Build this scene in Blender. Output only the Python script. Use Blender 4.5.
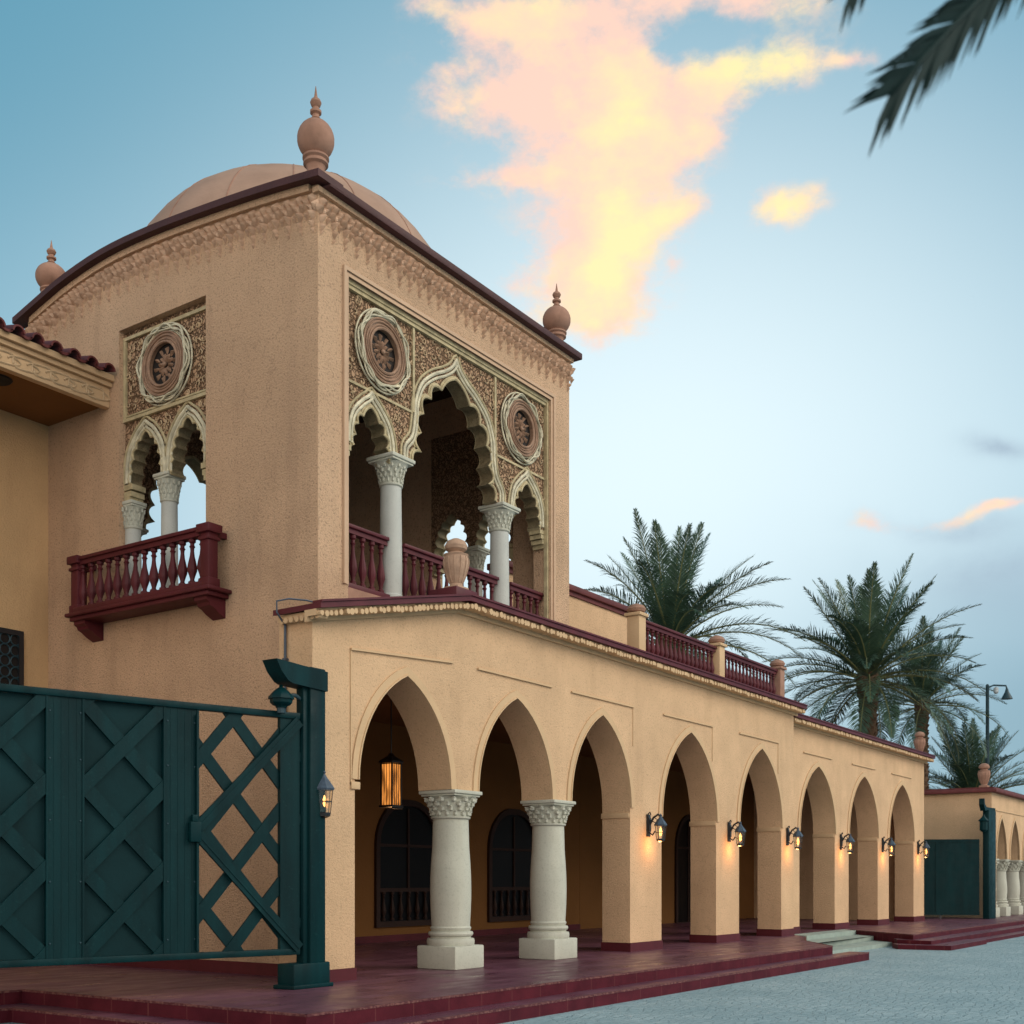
import bpy, bmesh, math, random
from mathutils import Vector, Matrix
from mathutils.geometry import tessellate_polygon
R = math.radians
PI = math.pi
SC = bpy.context.scene
COL = SC.collection
for o in list(bpy.data.objects): bpy.data.objects.remove(o)

# ------------------------------------------------------------------ camera
YAW = 34.67
cd = bpy.data.cameras.new('camera'); cam = bpy.data.objects.new('camera', cd); COL.objects.link(cam)
cam.location = (0, -10.5, 1.62); cam.rotation_euler = (R(90), 0, R(YAW - 90))
cd.sensor_width = 36; cd.lens = 1190 / 1024 * 36; cd.shift_y = (880 - 512) / 1024
cd.clip_start = 0.1; cd.clip_end = 3000
cd.dof.use_dof = True; cd.dof.focus_distance = 20; cd.dof.aperture_fstop = 2.6
SC.camera = cam
SC.view_settings.view_transform = 'Standard'; SC.view_settings.look = 'None'
SC.view_settings.exposure = 0.06; SC.view_settings.gamma = 1

# ------------------------------------------------------------------ sky
SUN_EL, SUN_AZ = 34, -62          # elevation; azimuth measured from +X (counter-clockwise)
world = bpy.data.worlds.new("World"); SC.world = world; world.use_nodes = True
wt = world.node_tree; wt.nodes.clear()
def N(t, typ, **k):
    n = t.nodes.new(typ)
    for a, b in k.items(): setattr(n, a, b)
    return n
def sky():
    t = wt; L = t.links.new
    def m(op, a, b=None, c=None, clamp=False):
        n = N(t, 'ShaderNodeMath', operation=op); n.use_clamp = clamp
        for i, v in enumerate((a, b, c)):
            if v is None: continue
            if isinstance(v, (int, float)): n.inputs[i].default_value = v
            else: L(v, n.inputs[i])
        return n.outputs[0]
    def mix(f, a, b):
        n = N(t, 'ShaderNodeMix', data_type='RGBA')
        for i, v in ((0, f), (6, a), (7, b)):
            if isinstance(v, tuple): n.inputs[i].default_value = (*v, 1)
            elif isinstance(v, (int, float)): n.inputs[i].default_value = v
            else: L(v, n.inputs[i])
        return n.outputs[2]
    tc = N(t, 'ShaderNodeTexCoord').outputs['Generated']
    def dot(v):
        n = N(t, 'ShaderNodeVectorMath', operation='DOT_PRODUCT'); L(tc, n.inputs[0]); n.inputs[1].default_value = v
        return n.outputs['Value']
    a = R(YAW)
    fw = m('MAXIMUM', dot((math.cos(a), math.sin(a), 0)), 0.02)
    u = m('DIVIDE', dot((math.sin(a), -math.cos(a), 0)), fw)          # compass bearing off the north-east, as a slope
    v = m('DIVIDE', dot((0, 0, 1)), fw)
    n0 = N(t, 'ShaderNodeTexNoise'); n0.inputs['Scale'].default_value = 7; n0.inputs['Detail'].default_value = 5; L(tc, n0.inputs['Vector'])
    sp = N(t, 'ShaderNodeSeparateColor'); L(n0.outputs['Color'], sp.inputs[0])
    uw = m('ADD', u, m('MULTIPLY', m('SUBTRACT', sp.outputs[0], .5), .085))
    vw = m('ADD', v, m('MULTIPLY', m('SUBTRACT', sp.outputs[1], .5), .085))
    def g(x, y, rx, ry, amp=1, rot=0, warp=True):
        U, V = (uw, vw) if warp else (u, v)
        cx, cy = (x - 512) / 1190, (880 - y) / 1190
        du, dv = m('SUBTRACT', U, cx), m('SUBTRACT', V, cy)
        c, s = math.cos(R(rot)), math.sin(R(rot))
        p = m('ADD', m('MULTIPLY', du, c), m('MULTIPLY', dv, s)); q = m('SUBTRACT', m('MULTIPLY', dv, c), m('MULTIPLY', du, s))
        p = m('DIVIDE', p, rx / 1190); q = m('DIVIDE', q, ry / 1190)
        e = m('EXPONENT', m('MULTIPLY', m('ADD', m('MULTIPLY', p, p), m('MULTIPLY', q, q)), -1))
        return m('MULTIPLY', e, amp)
    def tot(lst):
        r = lst[0]
        for x in lst[1:]: r = m('ADD', r, x)
        return r
    blue = (.085, .31, .45)
    c = mix(m('MULTIPLY', g(630, 470, 632, 429, warp=False), 1, None, True), blue, (.83, .985, 1.03))
    c = mix(g(0, 60, 420, 330, .45, warp=False), c, (.10, .33, .45))
    c = mix(g(60, 330, 200, 130, .12, warp=False), c, (.40, .70, .80))
    c = mix(g(1090, 740, 270, 150, .92), c, (.24, .40, .49))
    c = mix(g(1050, 600, 130, 45, .5), c, (.33, .47, .56))
    fine = N(t, 'ShaderNodeTexNoise'); fine.inputs['Scale'].default_value = 12; fine.inputs['Detail'].default_value = 9; fine.inputs['Roughness'].default_value = .64
    mp = N(t, 'ShaderNodeMapping'); mp.inputs['Scale'].default_value = (1, 1, 1.7); L(tc, mp.inputs[0]); L(mp.outputs[0], fine.inputs['Vector'])
    f0 = m('SUBTRACT', fine.outputs['Fac'], .5)
    # soft pink body of the evening cloud
    body = tot([g(560, 70, 120, 70, 1.0, 0), g(610, 150, 85, 70, 1.0), g(690, 5, 130, 26, 1.0), g(600, 220, 60, 55, .9),
                g(585, 285, 66, 48, 1.2), g(600, 320, 40, 22, .6), g(490, 98, 60, 22, .55), g(475, 12, 62, 16, .8), g(505, 178, 70, 12, .6),
                g(690, 135, 55, 26, .7, 20), g(662, 222, 46, 15, 1.0, 28), g(670, 110, 60, 22, .35), g(770, 78, 70, 26, .9, 12), g(705, 62, 46, 16, -.5, 15),
                g(798, 200, 34, 16, 1.05), g(850, 72, 26, 8, .5), g(685, 250, 10, 9, .55), g(965, 508, 60, 7, .6, 8), g(870, 520, 18, 12, .5), g(1010, 497, 30, 7, .6)])
    al = N(t, 'ShaderNodeMapRange', interpolation_type='SMOOTHSTEP'); f3 = N(t, 'ShaderNodeTexNoise'); f3.inputs['Scale'].default_value = 38; f3.inputs['Detail'].default_value = 6; f3.inputs['Roughness'].default_value = .65; L(mp.outputs[0], f3.inputs['Vector'])
    nz = m('ADD', m('MULTIPLY', f0, 1.9), m('MULTIPLY', m('SUBTRACT', f3.outputs['Fac'], .5), 1.5))
    L(m('ADD', body, m('MULTIPLY', nz, m('MULTIPLY', body, 3.0, None, True))), al.inputs[0])
    al.inputs[1].default_value = .08; al.inputs[2].default_value = 1.1
    yel = tot([g(610, 225, 40, 60, 1), g(590, 290, 45, 40, .8), g(775, 75, 60, 26, 1.2, 12), g(798, 200, 28, 14, 1.1), g(625, 120, 40, 40, .6), g(655, 225, 40, 16, .8, 25), g(470, 12, 40, 12, .5)])
    f2 = N(t, 'ShaderNodeTexNoise'); f2.inputs['Scale'].default_value = 26; f2.inputs['Detail'].default_value = 5; L(mp.outputs[0], f2.inputs['Vector'])
    ym = m('ADD', m('MULTIPLY', yel, .85), m('ADD', m('MULTIPLY', f0, 2.2), m('MULTIPLY', m('SUBTRACT', f2.outputs['Fac'], .5), 1.6)), None, True)
    cc = mix(ym, (1.10, .72, .56), (1.16, .96, .46))
    c = mix(m('MULTIPLY', al.outputs[0], .95), c, cc)
    # grey evening wisps
    gw = tot([g(1010, 437, 36, 12, .9), g(1010, 565, 100, 28, .55), g(960, 520, 80, 12, .5)])
    c = mix(m('MULTIPLY', m('MULTIPLY', gw, m('ADD', .85, m('MULTIPLY', f0, 3.0)), None, True), .75), c, (.36, .46, .56))
    nis = N(t, 'ShaderNodeTexSky', sky_type='NISHITA'); nis.sun_disc = False
    nis.sun_elevation = R(SUN_EL); nis.sun_rotation = R(90 - SUN_AZ)
    b1 = N(t, 'ShaderNodeBackground'); L(nis.outputs[0], b1.inputs[0]); b1.inputs[1].default_value = .012
    b2 = N(t, 'ShaderNodeBackground'); 
    # low warm glow added to the unseen sky behind the camera, brightening the walls
    def bk(d, lo, hi):
        n = N(t, 'ShaderNodeMapRange', interpolation_type='SMOOTHSTEP'); L(dot(d), n.inputs[0]); n.inputs[1].default_value = lo; n.inputs[2].default_value = hi; return n.outputs[0]
    low = N(t, 'ShaderNodeMapRange', interpolation_type='SMOOTHSTEP'); L(dot((0, 0, 1)), low.inputs[0])
    for i, q in enumerate((-.1, .85, 1, .25)): low.inputs[i + 1].default_value = q
    c = mix(m('MULTIPLY', bk((-.86, -.51, 0), .05, .75), low.outputs[0]), c, (2.6, 2.2, 1.85))
    L(c, b2.inputs[0]); b2.inputs[1].default_value = .93
    ad = N(t, 'ShaderNodeAddShader'); L(b1.outputs[0], ad.inputs[0]); L(b2.outputs[0], ad.inputs[1])
    out = N(t, 'ShaderNodeOutputWorld'); L(ad.outputs[0], out.inputs[0])
sky()
sd = bpy.data.lights.new('sun', 'SUN'); sd.energy = 2.0; sd.angle = R(38); sd.color = (1, .87, .72)
sun = bpy.data.objects.new('sun', sd); COL.objects.link(sun)
_d = Vector((math.cos(R(SUN_EL)) * math.cos(R(SUN_AZ)), math.cos(R(SUN_EL)) * math.sin(R(SUN_AZ)), math.sin(R(SUN_EL))))
sun.rotation_euler = _d.to_track_quat('Z', 'Y').to_euler(); sun.location = (0, -30, 30)

# ------------------------------------------------------------------ materials
def mat(name, col, rough=.85, *a, crack=0, **k):
    return _mat(name, col, rough, *a, crack=crack, **k)
def _mat(name, col, rough=.85, bump=0, bscale=30, var=.0, vscale=2.0, spec=.3, bdist=.02, fn=None, metal=0, dirt=None, fleck=0, crack=0):
    m = bpy.data.materials.new(name); m.use_nodes = True; t = m.node_tree; L = t.links.new
    b = t.nodes['Principled BSDF']
    b.inputs['Base Color'].default_value = (*col, 1); b.inputs['Roughness'].default_value = rough
    b.inputs['Specular IOR Level'].default_value = spec; b.inputs['Metallic'].default_value = metal
    tc = N(t, 'ShaderNodeTexCoord'); src = None
    def mixc(f, a, c, mode='MIX'):
        n = N(t, 'ShaderNodeMix', data_type='RGBA', blend_type=mode)
        for i, v in ((0, f), (6, a), (7, c)):
            if isinstance(v, tuple): n.inputs[i].default_value = (*v, 1)
            elif isinstance(v, (int, float)): n.inputs[i].default_value = v
            else: L(v, n.inputs[i])
        return n.outputs[2]
    def noise(scale, det=4, ro=.55, vec=None, mp=None):
        n = N(t, 'ShaderNodeTexNoise'); n.inputs['Scale'].default_value = scale; n.inputs['Detail'].default_value = det; n.inputs['Roughness'].default_value = ro
        v = vec or tc.outputs['Object']
        if mp:
            q = N(t, 'ShaderNodeMapping'); q.inputs['Scale'].default_value = mp; L(v, q.inputs[0]); v = q.outputs[0]
        L(v, n.inputs['Vector']); return n.outputs['Fac']
    def rng(s, a, b_, c=0, d=1):
        n = N(t, 'ShaderNodeMapRange'); L(s, n.inputs[0])
        for i, v in enumerate((a, b_, c, d)): n.inputs[i + 1].default_value = v
        return n.outputs[0]
    c = col
    if var:
        lo = tuple(x * (1 - var) for x in col); hi = tuple(min(1, x * (1 + var * .7)) for x in col)
        c = mixc(rng(noise(vscale, 5), .3, .7), lo, hi)
        c = mixc(rng(noise(vscale * .27, 3), .35, .7, 0, .55), c, tuple(x * (1 - var * .7) for x in col))
    if dirt:
        dc, amt = dirt
        c = mixc(rng(noise(1.6, 6, .65, mp=(1, 1, .16)), .52, .78, 0, amt), c if not isinstance(c, tuple) else c, dc)
    if fleck:
        c = mixc(rng(noise(bscale * .8, 2), .55, .72, 0, fleck), c, tuple(x * .45 for x in col))
    if crack:
        vo = N(t, 'ShaderNodeTexVoronoi', feature='DISTANCE_TO_EDGE'); vo.inputs['Scale'].default_value = .55
        wn = N(t, 'ShaderNodeTexNoise'); wn.inputs['Scale'].default_value = 2.2; wn.inputs['Detail'].default_value = 6; L(tc.outputs['Object'], wn.inputs['Vector'])
        va = N(t, 'ShaderNodeVectorMath', operation='MULTIPLY_ADD'); L(wn.outputs['Color'], va.inputs[0]); va.inputs[1].default_value = (.9,) * 3; L(tc.outputs['Object'], va.inputs[2]); L(va.outputs[0], vo.inputs['Vector'])
        mk = N(t, 'ShaderNodeMath', operation='MULTIPLY'); L(rng(vo.outputs['Distance'], .0, .006, 1, 0), mk.inputs[0]); L(rng(noise(.45, 3), .50, .62, 0, crack), mk.inputs[1])
        c = mixc(mk.outputs[0], c, tuple(x * .4 for x in col))
    if not isinstance(c, tuple): L(c, b.inputs['Base Color'])
    h = None
    if bump:
        h = noise(bscale, 5, .6)
        bn = N(t, 'ShaderNodeBump'); bn.inputs['Strength'].default_value = bump; bn.inputs['Distance'].default_value = bdist
        L(h, bn.inputs['Height']); L(bn.outputs[0], b.inputs['Normal'])
    if fn: fn(t, L, b, tc, mixc, noise, rng)
    return m
M = {}
M['stucco'] = mat('warm_stucco', (.635, .435, .265), .92, .6, 38, .15, 1.1, .15, .03, dirt=((.38, .25, .145), .4), fleck=.4, crack=.3)
M['stucco_wing'] = mat('ochre_wing_stucco', (.56, .375, .20), .92, .5, 38, .10, 1.1, .15, .03, dirt=((.36, .22, .11), .35), fleck=.2, crack=.3)
M['stucco_in'] = mat('shade_darkened_inner_ochre', (.20, .092, .030), .92, .3, 18, .10, 1.1, .15)  # ochre plaster, its colour darkened to stand in for shade inside the arcade
M['stucco_tower'] = mat('tower_rough_stucco', (.62, .42, .275), .95, 1.0, 40, .19, .8, .12, .035, dirt=((.33, .22, .15), .45), fleck=.75, crack=.35)
M['trim'] = mat('smooth_plaster_trim', (.58, .41, .245), .85, .25, 30, .08, 2, .2)
M['terra'] = mat('terracotta', (.34, .195, .14), .8, .3, 40, .22, 6, .25, .01)
M['relief_lt'] = mat('hanging_plaster_leaves', (.56, .38, .265), .85, .5, 40, .30, 8, .2, .01)
M['frame'] = mat('tower_frame_plaster', (.54, .375, .255), .8, .3, 30, .1, 2, .2)
M['terra_lt'] = mat('weathered_terracotta', (.46, .31, .22), .85, .6, 30, .3, 9, .2, .012)
M['dome'] = mat('dome_plaster', (.38, .25, .185), .85, .4, 12, .2, 1.5, .2)
M['stone'] = mat('pale_column_stone', (.49, .50, .425), .8, .4, 45, .10, 3, .25, .01, dirt=((.34, .31, .23), .4), fleck=.3)
M['grey_stone'] = mat('grey_shaft_stone', (.47, .49, .46), .75, .3, 50, .08, 3, .3, .01, fleck=.2)
M['cream'] = mat('cream_carving', (.47, .395, .235), .65, .5, 24, .35, 9, .35, .012, dirt=((.20, .14, .06), .5))
M['pale_carve'] = mat('pale_green_carving', (.62, .575, .42), .55, .5, 28, .45, 7, .4, .012)
def carve_fn(t, L, b, tc, mixc, noise, rng):
    v = N(t, 'ShaderNodeTexVoronoi', feature='DISTANCE_TO_EDGE'); v.inputs['Scale'].default_value = 15
    wn = N(t, 'ShaderNodeTexNoise'); wn.inputs['Scale'].default_value = 7; wn.inputs['Detail'].default_value = 3; L(tc.outputs['Object'], wn.inputs['Vector'])
    va = N(t, 'ShaderNodeVectorMath', operation='MULTIPLY_ADD'); L(wn.outputs['Color'], va.inputs[0]); va.inputs[1].default_value = (.25,) * 3; L(tc.outputs['Object'], va.inputs[2])
    L(va.outputs[0], v.inputs['Vector'])
    f = rng(v.outputs['Distance'], .02, .16)
    L(mixc(f, (.155, .088, .045), (.40, .255, .155)), b.inputs['Base Color'])
    bn = N(t, 'ShaderNodeBump'); bn.inputs['Strength'].default_value = 1; bn.inputs['Distance'].default_value = .04
    L(f, bn.inputs['Height']); L(bn.outputs[0], b.inputs['Normal'])
M['carve'] = mat('carved_ground', (.25, .14, .075), .85, fn=carve_fn)
M['relief'] = mat('brown_relief', (.52, .38, .235), .7, .4, 30, .3, 9, .3)
M['ring'] = mat('rose_ring', (.31, .19, .125), .6, .4, 26, .35, 8, .3)
M['maroon'] = mat('maroon_paint', (.092, .015, .021), .5, .25, 25, .25, 3, .25, .006)
M['maroon_dk'] = mat('dark_maroon_roof', (.065, .022, .022), .6, .4, 20, .25, 3, .3)
M['wine'] = mat('wine_eave', (.10, .018, .026), .5, .3, 22, .3, 3, .25, .008)
M['rooftile'] = mat('red_clay_tile', (.13, .03, .03), .6, .35, 25, .35, 4, .3)
M['dark'] = mat('dark_void', (.012, .009, .008), .7)
M['darkframe'] = mat('dark_brown_wood', (.03, .012, .007), .6, .3, 30, .2, 5)
M['darkglass'] = mat('dark_glass', (.005, .005, .006), .35, spec=.12)
def gate_fn(t, L, b, tc, mixc, noise, rng):
    f = noise(3, 6, .6, mp=(1, 1, .12))
    c = mixc(rng(f, .35, .7), (.0006, .015, .018), (.0015, .030, .035))
    c = mixc(rng(noise(24, 3), .62, .75, 0, .4), c, (.012, .055, .057))
    L(c, b.inputs['Base Color'])
    L(rng(noise(5, 4), .3, .7, .38, .62), b.inputs['Roughness'])
M['gate'] = mat('dark_teal_paint', (.006, .05, .055), .5, .35, 35, spec=.12, bdist=.004, fn=gate_fn)
M['gate_sheet'] = mat('grey_teal_sheet', (.004, .024, .028), .65, .3, 12, .3, 1.5, .1, .006)
M['black'] = mat('black_iron', (.012, .013, .016), .4, .2, 40, spec=.5)
M['bluecap'] = mat('blue_grey_cap', (.05, .075, .11), .4, .2, 40, spec=.5, var=.4, vscale=14)
M['lampwhite'] = mat('grey_lamp_glass', (.4, .45, .47), .3)
M['frond'] = mat('palm_leaf', (.062, .118, .075), .45, 0, var=.5, vscale=1.2, spec=.35)
M['frond_lt'] = mat('young_palm_leaf', (.085, .13, .060), .45, 0, var=.35, vscale=1.5, spec=.35)
M['near_frond'] = mat('near_palm_leaf', (.012, .034, .034), .6, 0, var=.3, vscale=3, spec=.12)
M['rachis'] = mat('palm_rachis', (.16, .17, .07), .6)
M['trunk'] = mat('palm_trunk', (.13, .085, .055), .9, .8, 14, .45, 5, .1, .05)
M['iron_teal'] = mat('teal_lamp_post', (.02, .05, .065), .5)
def glow(name, col, s):
    m = bpy.data.materials.new(name); m.use_nodes = True; b = m.node_tree.nodes['Principled BSDF']
    b.inputs['Base Color'].default_value = (*col, 1); b.inputs['Emission Color'].default_value = (*col, 1); b.inputs['Emission Strength'].default_value = s
    return m
M['bulb'] = glow('lit_bulb', (1, .44, .12), 4)
def amber():
    m = glow('amber_glass', (1, .36, .07), 1); t = m.node_tree; b = t.nodes['Principled BSDF']
    tc = N(t, 'ShaderNodeTexCoord'); q = N(t, 'ShaderNodeMapping'); q.inputs['Scale'].default_value = (1, 1, .18); t.links.new(tc.outputs['Object'], q.inputs[0])
    n = N(t, 'ShaderNodeTexNoise'); n.inputs['Scale'].default_value = 14; t.links.new(q.outputs[0], n.inputs['Vector'])
    r = N(t, 'ShaderNodeMapRange'); t.links.new(n.outputs['Fac'], r.inputs[0])
    for i, v in enumerate((.4, .68, .08, 1.0)): r.inputs[i + 1].default_value = v
    t.links.new(r.outputs[0], b.inputs['Emission Strength']); return m
M['amber'] = amber()
def clearglass():
    m = bpy.data.materials.new('clear_glass'); m.use_nodes = True; t = m.node_tree; t.nodes.clear()
    o = N(t, 'ShaderNodeOutputMaterial'); x = N(t, 'ShaderNodeMixShader'); x.inputs[0].default_value = .14
    a = N(t, 'ShaderNodeBsdfTransparent'); a.inputs[0].default_value = (1, .93, .82, 1); g = N(t, 'ShaderNodeBsdfGlossy'); g.inputs['Roughness'].default_value = .1
    t.links.new(a.outputs[0], x.inputs[1]); t.links.new(g.outputs[0], x.inputs[2]); t.links.new(x.outputs[0], o.inputs[0]); return m
M['glass'] = clearglass()
def tile_fn(t, L, b, tc, mixc, noise, rng):
    br = N(t, 'ShaderNodeTexBrick'); br.offset = .5; L(tc.outputs['Object'], br.inputs['Vector'])
    for k, v in (('Scale', 1), ('Mortar Size', .007), ('Mortar Smooth', .3), ('Brick Width', .42), ('Row Height', .30), ('Bias', 0)): br.inputs[k].default_value = v
    br.inputs['Color1'].default_value = (.095, .032, .052, 1); br.inputs['Color2'].default_value = (.15, .058, .088, 1); br.inputs['Mortar'].default_value = (.05, .022, .03, 1)
    c = mixc(rng(noise(1.1, 6, .6, mp=(.5, 1.4, 1)), .4, .72, 0, .6), br.outputs['Color'], (.10, .04, .055))
    c = mixc(rng(noise(9, 5), .6, .8, 0, .4), c, (.25, .14, .17))
    L(c, b.inputs['Base Color']); L(rng(noise(2.4, 5, mp=(.6, 1.6, 1)), .3, .7, .24, .55), b.inputs['Roughness'])
    h = mixc(.12, br.outputs['Fac'], noise(6, 4))
    bn = N(t, 'ShaderNodeBump'); bn.inputs['Strength'].default_value = .35; bn.inputs['Distance'].default_value = .006; bn.invert = True
    L(h, bn.inputs['Height']); L(bn.outputs[0], b.inputs['Normal'])
M['tile'] = mat('maroon_floor_tile', (.2, .05, .06), .4, spec=.4, fn=tile_fn)
def riser_fn(t, L, b, tc, mixc, noise, rng):
    # joints every 0.75 m along both horizontal axes
    s = N(t, 'ShaderNodeSeparateXYZ'); L(tc.outputs['Object'], s.inputs[0])
    def joint(o):
        a = N(t, 'ShaderNodeMath', operation='MODULO'); L(o, a.inputs[0]); a.inputs[1].default_value = .62
        p = N(t, 'ShaderNodeMath', operation='ABSOLUTE'); L(a.outputs[0], p.inputs[0])
        q = N(t, 'ShaderNodeMath', operation='LESS_THAN'); L(p.outputs[0], q.inputs[0]); q.inputs[1].default_value = .010
        return q.outputs[0]
    mx = N(t, 'ShaderNodeMath', operation='MAXIMUM'); L(joint(s.outputs[0]), mx.inputs[0]); L(joint(s.outputs[1]), mx.inputs[1])
    c = mixc(rng(noise(3, 5), .35, .7), (.062, .009, .016), (.095, .014, .023))
    c = mixc(mx.outputs[0], c, (.13, .04, .04)); L(c, b.inputs['Base Color'])
M['riser'] = mat('maroon_riser_tile', (.1, .02, .03), .6, .3, 18, spec=.1, bdist=.006, fn=riser_fn)
def nosing_fn(t, L, b, tc, mixc, noise, rng):
    L(mixc(rng(noise(30, 4), .45, .6), (.08, .018, .024), (.19, .08, .07)), b.inputs['Base Color'])
M['nosing'] = mat('worn_step_edge', (.2, .08, .08), .6, .5, 30, fn=nosing_fn)
def pave_fn(t, L, b, tc, mixc, noise, rng):
    wn = N(t, 'ShaderNodeTexNoise'); wn.inputs['Scale'].default_value = 2.1; wn.inputs['Detail'].default_value = 5; L(tc.outputs['Object'], wn.inputs['Vector'])
    va = N(t, 'ShaderNodeVectorMath', operation='MULTIPLY_ADD'); L(wn.outputs['Color'], va.inputs[0]); va.inputs[1].default_value = (.5,) * 3; L(tc.outputs['Object'], va.inputs[2])
    br = N(t, 'ShaderNodeTexBrick'); br.offset = .5; L(va.outputs[0], br.inputs['Vector'])
    for k, v in (('Scale', 1), ('Mortar Size', .010), ('Mortar Smooth', .8), ('Brick Width', .26), ('Row Height', .12), ('Bias', 0)): br.inputs[k].default_value = v
    br.inputs['Color1'].default_value = (.27, .375, .405, 1); br.inputs['Color2'].default_value = (.34, .445, .47, 1); br.inputs['Mortar'].default_value = (.205, .30, .335, 1)
    c = mixc(rng(noise(.7, 6, .6), .35, .7, 0, .6), br.outputs['Color'], (.18, .28, .315))
    c = mixc(rng(noise(14, 5, .7), .55, .8, 0, .6), c, (.48, .60, .62))
    L(c, b.inputs['Base Color'])
    a = N(t, 'ShaderNodeMath', operation='MULTIPLY_ADD'); L(br.outputs['Fac'], a.inputs[0]); a.inputs[1].default_value = -.45; L(noise(9, 7, .7), a.inputs[2])
    bn = N(t, 'ShaderNodeBump'); bn.inputs['Strength'].default_value = .9; bn.inputs['Distance'].default_value = .03
    L(a.outputs[0], bn.inputs['Height']); L(bn.outputs[0], b.inputs['Normal'])
M['paving'] = mat('grey_stone_paving', (.3, .35, .36), .7, spec=.35, fn=pave_fn)
M['palestep'] = mat('pale_green_stone_step', (.30, .37, .33), .75, .5, 18, .2, 3, .3)

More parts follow.
